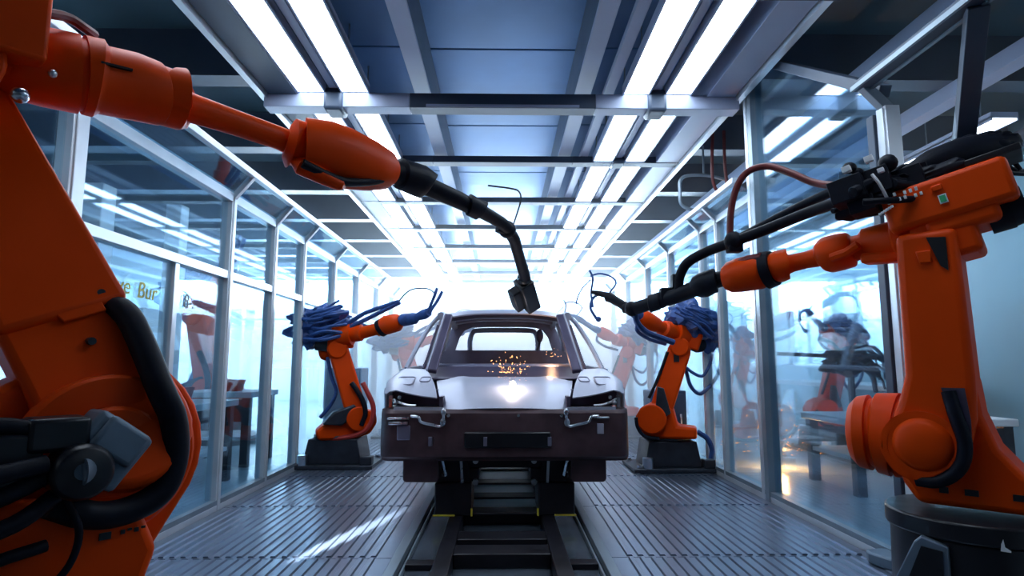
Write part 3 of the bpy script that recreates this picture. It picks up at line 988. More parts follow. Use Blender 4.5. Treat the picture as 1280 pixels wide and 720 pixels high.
# grey servo motor with plugs in front of the disc
g = MB().box(PL(-0.055, 0.035, 0.16), (0.17, 0.17, 0.13), ((U * .80 - Z * .6).normalized(), (U * .6 + Z * .80).normalized(), N))
g.box(PL(-0.03, 0.06, 0.235), (0.13, 0.10, 0.03), ((U * .80 - Z * .6).normalized(), (U * .6 + Z * .80).normalized(), N))
g = g.build('servo_motor', 'motor', rl, bevel=0.022, seg=3)
mb = MB().rings([(PL(-0.12, -0.01, 0.16), 0.075), (PL(-0.12, -0.01, 0.265), 0.075), (PL(-0.12, -0.01, 0.275), 0.06)], 24)
mb.box(PL(-0.17, 0.09, 0.17), (0.14, 0.09, 0.12), (U, Z, N))
mb.box(PL(-0.26, 0.03, 0.16), (0.12, 0.14, 0.12), (U, Z, N))
mb.build('plug_block', 'black', g, bevel=0.012)
MB().rings([(PL(-0.125, -0.005, 0.27), 0.034), (PL(-0.125, -0.005, 0.285), 0.034), (PL(-0.125, -0.005, 0.285), 0.024), (PL(-0.125, -0.005, 0.279), 0.022)], 20).build('plug_ring', 'motor', g)
for i, c in enumerate(([(-0.16, 0.0, .2), (-0.30, -0.06, .22), (-0.48, -0.10, .2), (-0.75, -0.2, .18)], [(-0.15, -0.06, .2), (-0.28, -0.13, .24), (-0.50, -0.16, .2), (-0.78, -0.24, .2)],
                       [(-0.20, 0.10, .2), (-0.32, 0.12, .2), (-0.46, 0.05, .2), (-0.8, 0.10, .18)], [(-0.14, -0.08, .2), (-0.10, -0.18, .19), (-0.12, -0.28, .17), (-0.2, -0.34, .16), (-0.3, -0.33, .16)],
                       [(-0.2, 0.02, .24), (-0.36, 0.0, .26), (-0.6, -0.02, .2)], [(-0.17, -0.2, .18), (-0.30, -0.22, .2), (-0.5, -0.3, .18)])):
    MB().tube([PL(*p) for p in c], (0.024, 0.022, 0.022, 0.010, 0.024, 0.016)[i], 10).build('cable', 'rubber', rl)
each('yellow_tag', 'yellow', rl, [MB().box(at(20, 661, 1.72), (0.034, 0.045, 0.02), (U, Z, N)), MB().box(at(9, 641, 1.72), (0.025, 0.028, 0.02), (U, Z, N))], bevel=0.006)
# pedestal
pd = MB().cyl((J2.x - 0.2, J2.y - 0.12, 0.36), (J2.x - 0.2, J2.y - 0.12, 0.47), 0.34, seg=40)
pd.cyl((J2.x - 0.2, J2.y - 0.12, 0.08), (J2.x - 0.2, J2.y - 0.12, 0.36), 0.36, 0.31, seg=40)
pd.box((J2.x - 0.2, J2.y - 0.12, 0.04), (0.95, 0.95, 0.08), (U, N, Z))
pd.build('pedestal', 'black', rl, bevel=0.012)
# elbow housing and upper arm
ub = at(-40, 48, 2.0)
ue = at(235, 126, 2.42)
UA = (ue - ub).normalized()
e1 = MB().box(at(-60, 20, 1.96), (0.40, 0.40, 0.28), (UA, UA.cross(N).normalized() * -1, N))
e1.build('elbow_housing', 'orange', rl, bevel=0.05, seg=3)
e2 = MB().box(at(-34, 24, 1.90), (0.36, 0.25, 0.28), (U, Z, N))
e2.build('elbow_cover', 'orange', rl, bevel=0.015)
mb = MB().cyl(at(-75, 85, 1.92), at(-75, 85, 1.92) + N * 0.2, 0.14, seg=32)
mb.build('elbow_disc', 'orange', rl, bevel=0.012)
each('grease_cap', 'steel', rl, [MB().rings([(at(22, 122, 1.9), 0.02), (at(28, 116, 1.9), 0.02)], 12).sphere(at(25, 119, 1.88), 0.026), MB().sphere(at(66, 92, 1.98), 0.014)])
ua = MB().rings(rr((10, 72, 2.05, .135), (55, 84, 2.09, .140), (98, 93, 2.15, .143), (98, 93, 2.15, .130), (104, 94, 2.16, .130), (104, 94, 2.16, .143), (122, 98, 2.19, .146), (128, 100, 2.2, .128), (165, 108, 2.27, .130), (196, 117, 2.34, .125),
                   (200, 117, 2.35, .112), (204, 118, 2.36, .112), (205, 119, 2.36, .124), (226, 124, 2.40, .126), (234, 126, 2.42, .112), (235, 126, 2.42, .075)), 36)
ua = ua.build('upper_arm', 'orange', rl)
dd = (at(180, 112, 2.3) - at(120, 98, 2.18)).normalized()
q = MB().box(at(145, 84, 2.12), (0.10, 0.03, 0.008), (dd, N, dd.cross(N)))
q.build('arm_groove', 'black', ua)
MB().rings([(p, .018) for p in spline(pts((58, 16, 1.98), (85, 22, 2.06), (104, 34, 2.12), (118, 44, 2.18)), 6)], 8).build('arm_hose', 'red', ua)
MB().rings(rr((233, 133, 2.42, .062), (290, 152, 2.56, .056), (350, 173, 2.75, .054), (362, 178, 2.79, .058)), 24).build('forearm_tube', 'orange', rl)
wr = MB().rings(rr((358, 177, 2.78, .08), (364, 179, 2.79, .118), (372, 181, 2.81, .118), (373, 182, 2.81, .105), (380, 184, 2.83, .105), (381, 184, 2.83, .14), (405, 190, 2.9, .155), (430, 198, 2.98, .155), (460, 207, 3.08, .135), (482, 213, 3.16, .105), (489, 215, 3.19, .075)), 28)
wr = wr.build('wrist_housing', 'orange', rl)
MB().rings([(p, r) for p, r in zip(spline(pts((378, 204, 2.72), (400, 215, 2.78), (430, 227, 2.88), (462, 227, 3.0), (485, 222, 3.1)), 6), [0.022] * 60)], 10).build('wrist_cable', 'rubber', wr)
lp = MB().rings(rr((366, 200, 2.76, .02), (376, 207, 2.76, .045), (400, 219, 2.80, .04), (425, 231, 2.87, .03), (431, 234, 2.9, .008)), 14)
lp.build('wrist_fin', 'orange', wr)
for a, b in ((160, 176), (176, 186)):
    mb = MB().rings([(p, .006) for p in spline([at(388, a, 2.74), at(425, b - 2, 2.84), at(478, b + 20, 3.05)], 5)], 6)
    mb.build('wrist_rib', 'orange', wr)
MB().rings(rr((392, 158, 2.78, .03), (402, 163, 2.82, .03)), 12).build('wrist_cap', 'steel', wr)
# welding tool
tl = MB().rings(rr((487, 216, 3.18, .062), (498, 217, 3.22, .066), (500, 217, 3.23, .085), (524, 226, 3.32, .092), (536, 233, 3.37, .085), (537, 234, 3.37, .055), (575, 251, 3.55, .052), (585, 256, 3.6, .05), (586, 256, 3.6, .066), (602, 264, 3.68, .066), (603, 265, 3.68, .044), (626, 278, 3.85, .040), (636, 287, 3.95, .042)), 18)
tl = tl.build('weld_tool', 'rubber', rl)
MB().box(at(520, 213, 3.3), (0.13, 0.09, 0.07), ((at(536, 222, 3.36) - at(500, 208, 3.22)).normalized(), Y_, Z)).build('tool_valve', 'rubber', tl, bevel=0.012)
MB().rings([(at(594, 250, 3.63), .012), (at(598, 268, 3.66), .012)], 8).build('tool_clip', 'steel', tl)
jt = MB().sphere(at(634, 287, 3.96), 0.06)
jt.bar(at(622, 284, 3.9), at(640, 292, 3.98), 0.05, 0.06)
jt.build('tool_joint', 'rubber', tl, bevel=0.006)
MB().rings(rr((636, 288, 3.97, .040), (643, 300, 4.1, .042), (650, 325, 4.4, .042), (656, 345, 4.65, .045)), 14).build('tool_shaft', 'rubber', tl)
gd = (at(668, 388, 5.0) - at(655, 345, 4.7)).normalized()
gs = gd.cross(V((0.2, -1, 0))).normalized()
gun = MB().box(at(659, 368, 4.85), (0.12, 0.30, 0.14), (gs, gd, gs.cross(gd)))
gun.box(at(646, 374, 4.86), (0.085, 0.20, 0.10), (gs, gd, gs.cross(gd)))
gun.sphere(at(655, 348, 4.7), 0.055)
gun.build('weld_gun', 'black', tl, bevel=0.012)
MB().tube(pts((640, 286, 3.95), (646, 268, 3.95), (651, 250, 3.95), (649, 240, 3.95), (640, 236, 3.95), (610, 232, 3.95)), 0.006, 6).build('wire', 'dark', tl)

# ---------------------------------------------------------------- big robot at the right edge
N = V((-0.675, -0.74, 0)).normalized()
U = V((-0.74, 0.675, 0)).normalized()
YR = 3.05
J2 = at(1168, 553, YR)
rg = tag(empty('robot_arm', (J2.x + 0.15, J2.y - 0.05, 0)), 'big orange robot arm on a black plinth at the right edge with a green label', 'robot arm', ROB)


def PR(px, py, n=0.0):
    """point of the arm plane seen at a pixel of the drawing, pushed n towards the aisle"""
    return J2 + U * ((1168 - px) / 247) + Z * ((553 - py) / 250) + N * n


def poly(l):
    return [((1168 - a) / 247, (553 - b) / 250) for a, b in l]


MB().prism(poly([(1128, 565), (1140, 535), (1216, 470), (1220, 515), (1232, 552), (1252, 578), (1284, 596), (1330, 600), (1330, 622), (1152, 622), (1138, 600)]), PR(1168, 553, -0.02), U, Z, N, 0.34).build('carousel', 'orange', rg, bevel=0.03, seg=3)
each('dark_marking', 'black', rg, [MB().box(PR(a, 603, 0.152), (w / 250, 0.028, 0.006), (U, Z, N)) for a, w in ((1178, 9), (1204, 13), (1245, 10))])
# lying drum motor at the left of the shoulder
dr = MB().rings([(PR(1150, 548, -.02), .21), (PR(1131, 548, -.02), .21), (PR(1131, 548, -.02), .19), (PR(1127, 547, -.02), .19), (PR(1127, 547, -.02), .215), (PR(1108, 546, -.02), .205), (PR(1104, 546, -.02), .175), (PR(1100, 546, -.02), .175), (PR(1099, 546, -.02), .195),
                 (PR(1086, 546, -.02), .185), (PR(1078, 546, -.02), .15), (PR(1074, 546, -.02), .09), (PR(1073, 546, -.02), .02)], 36)
dr.build('drum_motor', 'orange', rg, angle=30)
# lower arm
arm = MB().prism(poly([(1152, 298), (1214, 296), (1218, 470), (1216, 520), (1206, 560), (1190, 585), (1165, 592), (1142, 580), (1130, 556), (1132, 530), (1143, 500), (1151, 470)]), PR(1168, 553, 0.08), U, Z, N, 0.30)
arm = arm.build('lower_arm', 'orange', rg, bevel=0.035, seg=3)
MB().rings([(PR(1162, 553, .22), .165), (PR(1162, 553, .245), .165), (PR(1162, 553, .25), .155), (PR(1162, 553, .25), .135), (PR(1162, 553, .235), .13)], 40).build('shoulder_ring', 'orange', arm)
MB().rings([(PR(1164, 550, .22), .122), (PR(1164, 550, .25), .122), (PR(1164, 550, .275), .09), (PR(1164, 550, .28), .03)], 36).build('shoulder_cap', 'orange', arm, angle=60)
MB().prism(poly([(1186, 484), (1208, 484), (1211, 520), (1210, 552), (1200, 574), (1188, 582), (1196, 555), (1196, 520)]), PR(1168, 553, .231), U, Z, N, 0.012).build('arm_slot', 'bodyd', arm)  # dark plate on the arm face, standing in for shade inside a slot
MB().rings([(p, .030) for p in spline([PR(1193, 488, .24), PR(1198, 515, .25), PR(1204, 545, .25), PR(1198, 572, .25), PR(1178, 590, .24), PR(1155, 592, .22)], 6)], 10).build('arm_hose', 'rubber', arm)
MB().prism(poly([(1184, 306), (1203, 308), (1203, 348), (1196, 342)]), PR(1168, 553, .231), U, Z, N, 0.012).build('arm_window', 'black', arm)  # black plate in place of the shade inside an open orange slot
MB().prism(poly([(1172, 322), (1188, 322), (1188, 337), (1176, 337)]), PR(1168, 553, .235), U, Z, N, 0.02).build('arm_plate', 'orange', arm, bevel=0.006)
# elbow
ex = (PR(1270, 245) - PR(1143, 272)).normalized()
ez = N.cross(ex).normalized()
if ez.z < 0:
    ez = -ez
el = MB().box(PR(1206, 258, 0.06), (0.52, 0.21, 0.34), (ex, ez, N))
el.box(PR(1200, 300, 0.06), (0.26, 0.26, 0.28), (ex, ez, N))
el.box(PR(1218, 284, 0.06), (0.30, 0.12, 0.30), (ex, ez, N))
el = el.build('elbow_housing', 'orange', rg, bevel=0.03, seg=3)
lb = MB().box(PR(1204, 262, .235), (0.034, 0.044, 0.006), (ex, ez, N)).build('label_plate', 'white', el)
MB().box(PR(1204, 262, .240), (0.024, 0.032, 0.004), (ex, ez, N)).build('label_face', 'green', lb)
MB().box(PR(1199, 248, .235), (0.045, 0.03, 0.016), (ex, ez, N)).build('label_clip', 'orange', el, bevel=0.005)
MB().rings([(PR(1240, 279, .06), .10), (PR(1262, 274, .06), .10), (PR(1262, 274, .06), .095), (PR(1276, 271, .06), .085)], 14).build('elbow_motor', 'rubber', el)
uaR = MB().rings(rr((1168, 290, 3.0, .11), (1150, 293, 3.05, .135), (1143, 295, 3.06, .138), (1142, 295, 3.06, .12), (1137, 296, 3.07, .12), (1136, 296, 3.07, .135), (1124, 299, 3.11, .125), (1120, 300, 3.12, .105), (1082, 308, 3.25, .098), (1077, 309, 3.26, .085), (1076, 309, 3.26, .07), (1066, 311, 3.3, .07)), 30, sq=1.0)
uaR = uaR.build('upper_arm', 'orange', rg, angle=30)
fb = MB().bar(at(1166, 318, 2.98), at(1078, 324, 3.22), 0.10, 0.06)
fb.build('arm_underside', 'orange', uaR, bevel=0.02)
MB().rings(rr((1067, 311, 3.3, .085), (1063, 312, 3.31, .1), (1050, 315, 3.35, .106), (1034, 319, 3.4, .106), (1028, 320, 3.42, .09), (1026, 321, 3.43, .06)), 10).build('forearm_knuckle', 'orange', uaR, bevel=0.01)
MB().rings([(p, .026) for p in pts((1073, 306, 3.17), (1058, 316, 3.22), (1040, 322, 3.3))], 8).build('forearm_lug', 'orange', uaR)
MB().rings(rr((1028, 320, 3.42, .058), (1008, 325, 3.49, .05), (990, 329, 3.55, .052), (986, 330, 3.57, .06), (985, 330, 3.57, .092), (974, 333, 3.61, .098), (966, 335, 3.64, .085)), 24).build('forearm_tube', 'orange', rg)
wr = MB().rings(rr((956, 338, 3.67, .10), (950, 339, 3.69, .112), (925, 344, 3.78, .110), (912, 347, 3.82, .098), (906, 348, 3.84, .075)), 20)
wr = wr.build('wrist_housing', 'orange', rg)
MB().rings(rr((968, 335, 3.63, .108), (957, 338, 3.67, .118)), 28).build('wrist_ring', 'rubber', wr)
MB().rings([(p, .03) for p in pts((952, 322, 3.62), (935, 325, 3.68), (918, 333, 3.76))], 10).build('wrist_cover', 'red', wr)
tl = MB().rings(rr((908, 347, 3.83, .05), (896, 350, 3.88, .055), (895, 350, 3.88, .08), (880, 356, 3.95, .085), (872, 359, 3.98, .075), (868, 361, 4.0, .055), (845, 370, 4.1, .052), (825, 376, 4.2, .05), (824, 376, 4.2, .062), (812, 380, 4.26, .062), (811, 380, 4.26, .046), (795, 385, 4.35, .048), (780, 386, 4.42, .035)), 16)
tl = tl.build('weld_tool', 'rubber', rg)
tb = MB().sphere(at(790, 386, 4.37), 0.055).sphere(at(826, 375, 4.2), 0.06)
tb.bar(at(790, 386, 4.37), at(826, 375, 4.2), 0.05, 0.05)
tb.box(at(833, 368, 4.16), (0.09, 0.07, 0.09)).box(at(846, 352, 4.1), (0.07, 0.06, 0.10))
tb.rings([(p, .02) for p in pts((846, 365, 4.1), (846, 345, 4.1))], 8)
tb.build('tool_joint', 'rubber', tl, bevel=0.01)
MB().rings([(p, r) for p, r in rr((788, 386, 4.4, .03), (770, 376, 4.5, .032), (760, 371, 4.55, .04), (757, 369, 4.56, .022), (745, 366, 4.6, .02), (740, 365, 4.62, .014))], 10).build('tool_finger', 'rubber', tl)
MB().tube(pts((795, 388, 4.4), (796, 402, 4.4), (808, 415, 4.4), (828, 423, 4.4), (842, 428, 4.42)), 0.022, 8).build('tool_cable', 'blueh', tl)
MB().rings([(p, .033) for p in spline(pts((848, 362, 4.08), (850, 345, 4.06), (860, 328, 4.0), (885, 314, 3.9), (915, 303, 3.75), (960, 286, 3.6), (1010, 266, 3.4), (1050, 252, 3.2), (1090, 240, 3.05)), 6)], 12).build('feed_hose', 'rubber', rg)
MB().rings([(p, .028) for p in spline(pts((912, 304, 3.8), (950, 284, 3.7), (1000, 258, 3.5), (1040, 240, 3.3), (1080, 226, 3.1)), 6)], 12).build('feed_hose', 'rubber', rg)
ck = MB().sphere(at(917, 302, 3.74), 0.06, sc=(1, 1, 1.1)).box(at(918, 309, 3.74), (0.09, 0.08, 0.07))
ck.build('hose_clamp', 'rubber', rg, bevel=0.01)
MB().rings([(p, .022) for p in spline(pts((912, 304, 3.75), (914, 262, 3.75), (922, 232, 3.72), (936, 214, 3.68), (960, 208, 3.6), (990, 217, 3.5), (1020, 229, 3.4), (1060, 232, 3.2), (1095, 226, 3.1)), 6)], 10).build('red_hose', 'red', rg)
# cable pack on top of the elbow
pk = MB()
rnd = random.Random(3)
for k in range(26):
    t0 = rnd.random()
    a = lerp(1040, 1170, t0)
    cy = 250 - 0.12 * (a - 1040) + rnd.uniform(-22, 16)
    ln = rnd.uniform(30, 90)
    y0 = 3.02 + rnd.uniform(-0.14, 0.14)
    pk.tube(pts((a, cy, y0), (a + ln * .4, cy + rnd.uniform(-9, 9) - 4, y0 + rnd.uniform(-.05, .05)), (a + ln, cy - ln * .12 + rnd.uniform(-10, 10), y0)), rnd.uniform(.012, .028), 8)
for (a, b, w, h, d) in ((1062, 240, .16, .12, .16), (1095, 232, .16, .13, .2), (1130, 232, .2, .12, .22), (1080, 258, .12, .08, .14), (1115, 254, .1, .1, .18)):
    pk.box(at(a, b, 3.02), (w, d, h), (ex, N, ez))
blob(pk, at(1120, 240, 3.06), (0.26, 0.13, 0.09), 0.5, 7, 2, (ex, N, ez))
pk.build('cable_pack', 'rubber', rg, bevel=0.01)
slv = MB().rings(rr((1118, 226, 3.02, .02), (1135, 218, 3.02, .045), (1165, 205, 3.02, .075), (1200, 196, 3.02, .098), (1235, 191, 3.02, .105), (1254, 192, 3.02, .095), (1260, 196, 3.02, .05)), 18)
blob(slv, at(1225, 190, 3.04), (0.16, 0.10, 0.085), 0.3, 8, 5, (ex, N, ez))
slv.build('cable_sleeve', 'rubber', rg)
MB().box(at(1190, 219, 3.02), (0.58, 0.26, 0.035), (ex, N, ez)).build('pack_tray', 'black', rg, bevel=0.006)
mb = []
for (a, b, r, z) in ((1062, 210, .03, 1), (1108, 205, .035, 1.3), (1072, 216, .026, 1), (1101, 214, .03, 1)):
    mb.append(MB().sphere(at(a, b, 2.98), r, sc=(1.2, 1, z)))
mb.append(MB().sphere(at(1110, 204, 2.95), 0.045))
each('pack_knob', 'rubber', rg, mb)
mb = []
for (a, b, s) in ((1058, 212, .03), (1086, 199, .03), (1101, 213, .022)):
    mb.append(MB().box(at(a, b, 2.84), (s * 1.3, s, s), (ex, N, ez)))
for k in range(9):
    mb.append(MB().box(at(1118 + k * 4.5 + (k % 3) * 2, 243 - k * 1.2 + (k % 2) * 7, 2.84), (0.012, 0.01, 0.018), (ex, N, ez)))
for k in range(6):
    mb.append(MB().box(at(1100 + k * 3, 268 - k * 2.0, 2.84), (0.012, 0.01, 0.012), (ex, N, ez)))
each('plug_connector', 'white', rg, mb, bevel=0.002)
MB().tube(pts((1090, 218, 2.92), (1098, 228, 2.9), (1106, 242, 2.9), (1112, 255, 2.92)), 0.008, 6).build('strap', 'white', rg)
for c in (((1255, 200, 3.0), (1266, 212, 3.0), (1285, 214, 3.05), (1320, 214, 3.1)), ((1250, 185, 3.02), (1262, 196, 3.0), (1275, 212, 3.0)), ((1200, 215, 2.95), (1250, 216, 2.95), (1290, 218, 3.0))):
    MB().tube(pts(*c), 0.012, 8).build('cable', 'rubber', rg)
# plinth
pc = V((J2.x + 0.13, J2.y - 0.05, 0))
pl = MB().cyl((pc.x, pc.y, 0.42), (pc.x, pc.y, 0.505), 0.37, seg=48)
pl.cyl((pc.x, pc.y, 0.10), (pc.x, pc.y, 0.42), 0.36, 0.35, seg=48)
pl = pl.build('plinth', 'black', rg, bevel=0.01)
p0, p1 = atz(1082, 686, 0.07), atz(1186, 722, 0.07)
bp = [(p0.x, p0.y), (p0.x - 0.02, p0.y - 0.06), (p1.x, p1.y), (p1.x - 0.1, 2.3), (3.3, 2.3), (3.3, 3.54), (p0.x + 0.1, p0.y + 0.02)]
MB().prism(bp, (0, 0, 0.035), X, Y_, Z, 0.07).build('base_plate', 'motor', rg, bevel=0.012)
lug = MB().prism([(-0.11, 0), (0.10, 0), (0.10, 0.17), (0.0, 0.20), (-0.03, 0.17)], PR(1158, 700, 0.30) * 1.0 - Z * 0.0, U * -1, Z, N, 0.05)
lug.build('foot_bracket', 'motor', pl, bevel=0.006)
MB().prism([(-0.055, 0.02), (0.075, 0.02), (0.08, 0.15), (0.0, 0.16)], PR(1158, 700, 0.329), U * -1, Z, N, 0.006).build('bracket_recess', 'black', pl)
mk = [MB().prism([(0, 0), (0.035, 0), (0.035, 0.006), (0.016, 0.018), (0.012, 0.05), (0.004, 0.03)], PR(1228, 652, 0.33), U * -1, Z, N, 0.004)]
mk.append(MB().prism([(0, 0), (0.05, 0.002), (0.085, 0.008), (0.05, 0.012), (0, 0.008)], PR(1238, 681, 0.36), U * -1, Z, N, 0.004))
each('white_marking', 'white', pl, mk)

# ---------------------------------------------------------------- the pair of middle robots beside the car
def pedestal_parts(root, cx, cy, s=1.0):
    p = MB()
    p.prism([(-0.36 * s, 0.04), (0.36 * s, 0.04), (0.30 * s, 0.33), (-0.30 * s, 0.33)], (cx, cy, 0), X, Z, Y_, 0.56 * s)
    p.cyl((cx, cy, 0.33), (cx, cy, 0.37), 0.30 * s, seg=28)
    p.build('pedestal', 'dark', root, bevel=0.012)
    MB().bounds(cx - 0.52 * s, cx + 0.52 * s, cy - 0.40 * s, cy + 0.40 * s, 0, 0.045).build('base_plate', 'dark', root, bevel=0.008)
    each('anchor_bolt', 'steel', root, [MB().cyl((cx + a * s, cy + b * s, 0.045), (cx + a * s, cy + b * s, 0.075), 0.03, seg=6) for a in (-0.44, 0.44) for b in (-0.32, 0.32)])
    MB().cyl((cx - 0.34 * s, cy - 0.34 * s, 0.045), (cx - 0.34 * s, cy - 0.34 * s, 0.16), 0.06, seg=14).build('air_filter', 'steel', root)
    MB().bounds(cx + 0.36 * s, cx + 0.50 * s, cy - 0.37 * s, cy - 0.22 * s, 0.045, 0.14).build('junction_box', 'dark', root, bevel=0.01)


ML = tag(empty('robot_arm', (-1.98, 7.55, 0)), 'orange robot arm left of the car with a crumpled blue cable pack on its elbow', 'robot arm', ROB)
N = V((0.30, -0.954, 0)).normalized()
U = V((0.954, 0.30, 0)).normalized()
YM = 7.45
pedestal_parts(ML, -1.98, 7.55, 0.95)
c0 = at(425, 528, YM)
MB().prism([((a - 425) / 102, (528 - b) / 102) for a, b in ((396, 537), (404, 530), (424, 519), (450, 512), (466, 515), (468, 528), (460, 541), (440, 547), (400, 547))], c0, U, Z, N, 0.34).build('carousel', 'orange', ML, bevel=0.03)
MB().prism([((a - 425) / 102, (528 - b) / 102) for a, b in ((404, 528), (416, 514), (440, 505), (446, 516), (426, 530))], c0 + N * 0.1, U, Z, N, 0.28).build('shoulder_cover', 'dark', ML, bevel=0.02)
lm = MB()
j2, j3 = at(447, 522, YM), at(421, 432, YM)
link(lm, j2 + N * .05, j3 + N * .05, 0.125, 0.115, N, 0.20)
lm.build('lower_arm', 'orange', ML, bevel=0.025)
MB().cyl(j2 - N * .2, j2 + N * .2, 0.14, seg=28).build('shoulder_disc', 'orange', ML, bevel=0.012)
MB().tube([p + N * .18 for p in pts((438, 478, YM), (444, 486, YM), (452, 500, YM), (455, 515, YM), (450, 530, YM))], 0.03, 8).build('arm_hose', 'rubber', ML)
MB().rings([(p + N * .16, .03) for p in spline(pts((452, 478, YM), (459, 492, YM), (465, 508, YM), (463, 525, YM), (452, 538, YM), (430, 545, YM), (402, 546, YM)), 6)], 8).build('red_hose', 'redb', ML)
eb = MB().box(at(428, 422, YM), (0.26, 0.24, 0.26), (U, N, Z))
eb.cyl(at(421, 436, YM) - N * .15, at(421, 436, YM) + N * .19, 0.12, seg=24)
eb.build('elbow_housing', 'orange', ML, bevel=0.02)
MB().rings(rr((412, 438, YM, .10), (404, 441, YM, .10), (400, 442, YM, .07)), 16).build('elbow_motor', 'orange', ML, bevel=0.01)
MB().rings(rr((395, 432, YM - .1, .06), (420, 434, YM - .1, .07), (430, 428, YM - .12, .05)), 10).build('plug_block', 'black', ML)
MB().rings(rr((425, 420, 7.38, .14), (440, 417, 7.34, .135), (441, 417, 7.34, .10), (452, 416, 7.3, .10), (453, 416, 7.3, .075), (472, 411, 7.24, .07), (473, 411, 7.24, .09), (478, 409, 7.2, .09)), 18).build('upper_arm', 'orange', ML)
wm = MB().rings(rr((479, 408, 7.2, .10), (484, 406, 7.18, .115), (497, 403, 7.12, .105), (501, 402, 7.1, .07)), 16).build('wrist_housing', 'orange', ML)
MB().rings(rr((475, 411, 7.22, .105), (480, 408, 7.2, .105)), 16).build('wrist_ring', 'rubber', wm)
tt = MB().rings(rr((501, 401, 7.1, .05), (504, 400, 7.08, .075), (518, 398, 7.0, .07), (522, 396, 6.98, .045), (530, 393, 6.95, .06), (536, 390, 6.9, .05)), 12)
tt.rings([(p, .018) for p in pts((534, 392, 6.9), (543, 370, 6.9), (546, 360, 6.9))], 8)
tt.rings([(p, .018) for p in pts((536, 392, 6.9), (548, 374, 6.9), (553, 364, 6.9))], 8)
tt.build('weld_tool', 'blueh', ML)
bl = MB()
blob(bl, at(404, 402, YM), (0.34, 0.20, 0.17), 0.55, 6, 1, (U, N, Z))
blob(bl, at(394, 416, YM), (0.26, 0.18, 0.15), 0.55, 7, 4, (U, N, Z))
bl.box(at(374, 405, YM), (0.12, 0.10, 0.12))
rnd = random.Random(11)
for k in range(14):
    a, b = rnd.uniform(378, 405), rnd.uniform(392, 424)
    bl.tube(pts((a, b, YM - .22), (a + 18, b - 4 + rnd.uniform(-5, 5), YM - .26), (a + 42, b - 10 + rnd.uniform(-8, 8), YM - .2)), rnd.uniform(.012, .024), 6)
bl.build('cable_pack', 'blueh', ML, angle=25)
for c in (((430, 408, 7.3), (455, 392, 7.25), (480, 383, 7.2), (498, 377, 7.15)), ((425, 415, 7.3), (460, 398, 7.25), (500, 378, 7.15))):
    MB().tube(pts(*c), 0.026, 8).build('feed_hose', 'blueh', ML)
MB().tube(pts((498, 377, 7.15), (508, 366, 7.12), (518, 361, 7.1), (535, 361, 7.0), (545, 368, 6.95)), 0.010, 6).build('wire', 'motor', ML)
MB().tube(pts((408, 440, 7.4), (414, 470, 7.4), (420, 490, 7.4), (412, 508, 7.4), (400, 522, 7.4)), 0.022, 8).build('hanging_cable', 'blueh', ML)

MR = tag(empty('robot_arm', (1.93, 7.25, 0)), 'orange robot arm right of the car with a bundled blue cover and hanging cable loops', 'robot arm', ROB)
N = V((-0.30, -0.954, 0)).normalized()
U = V((0.954, -0.30, 0)).normalized()
YM = 7.15
pedestal_parts(MR, 1.93, 7.25, 0.90)
c0 = at(825, 525, YM)
MB().prism([((a - 825) / 106, (525 - b) / 106) for a, b in ((797, 520), (803, 510), (815, 504), (832, 504), (842, 512), (846, 530), (868, 532), (868, 545), (806, 546), (798, 534))], c0, U, Z, N, 0.34).build('carousel', 'orange', MR, bevel=0.03)
MB().cyl(at(816, 522, YM) + N * .12, at(816, 522, YM) + N * .23, 0.165, seg=32).build('shoulder_disc', 'orange', MR, bevel=0.015)
MB().rings([(p + N * .2, .02) for p in spline(pts((797, 520, YM), (799, 532, YM), (808, 543, YM), (825, 546, YM)), 5)], 8).build('shoulder_seal', 'rubber', MR)
lm = MB()
j2, j3 = at(828, 508, YM), at(849, 440, YM)
link(lm, j2 + N * .05, j3 + N * .05, 0.125, 0.13, N, 0.20)
lm.build('lower_arm', 'orange', MR, bevel=0.025)
MB().prism([(-0.05, -0.05), (0.06, -0.12), (0.12, -0.08), (0.05, 0.2), (-0.02, 0.22)], at(826, 506, YM) + N * .22, U, Z, N, 0.04).build('arm_bracket', 'dark', MR, bevel=0.01)
MB().tube([p + N * .12 for p in pts((835, 440, YM), (828, 460, YM), (820, 480, YM), (812, 497, YM))], 0.018, 8).build('arm_hose', 'rubber', MR)
MB().box(at(846, 445, YM) + N * .16, (0.06, 0.02, 0.14), (U, N, Z)).build('arm_window', 'black', MR)
eb = MB().box(at(860, 424, YM), (0.30, 0.26, 0.20), ((U - Z * .35).normalized(), N, (Z + U * .35).normalized()))
eb.cyl(at(850, 434, YM) - N * .15, at(850, 434, YM) + N * .19, 0.11, seg=24)
eb.build('elbow_housing', 'orange', MR, bevel=0.02)
MB().rings(rr((865, 427, 7.1, .10), (874, 431, 7.12, .10), (879, 433, 7.13, .07)), 14).build('elbow_motor', 'rubber', MR)
MB().rings(rr((856, 421, 7.12, .12), (846, 416, 7.05, .12), (845, 416, 7.05, .085), (838, 413, 7.0, .085), (837, 413, 7.0, .105), (829, 411, 6.95, .10), (828, 410, 6.94, .07), (818, 405, 6.88, .075)), 18).build('upper_arm', 'orange', MR)
wm = MB().rings(rr((820, 406, 6.9, .085), (812, 402, 6.84, .10), (803, 397, 6.78, .09), (800, 395, 6.76, .06)), 16).build('wrist_housing', 'orange', MR)
tt = MB().rings(rr((801, 395, 6.76, .05), (796, 393, 6.73, .06), (788, 389, 6.7, .045), (776, 381, 6.66, .04), (766, 374, 6.62, .05), (758, 368, 6.6, .03), (748, 366, 6.58, .025)), 12)
tt.rings([(p, .015) for p in spline(pts((752, 367, 6.58), (742, 372, 6.56), (738, 384, 6.55), (744, 396, 6.54), (748, 400, 6.54)), 5)], 8)
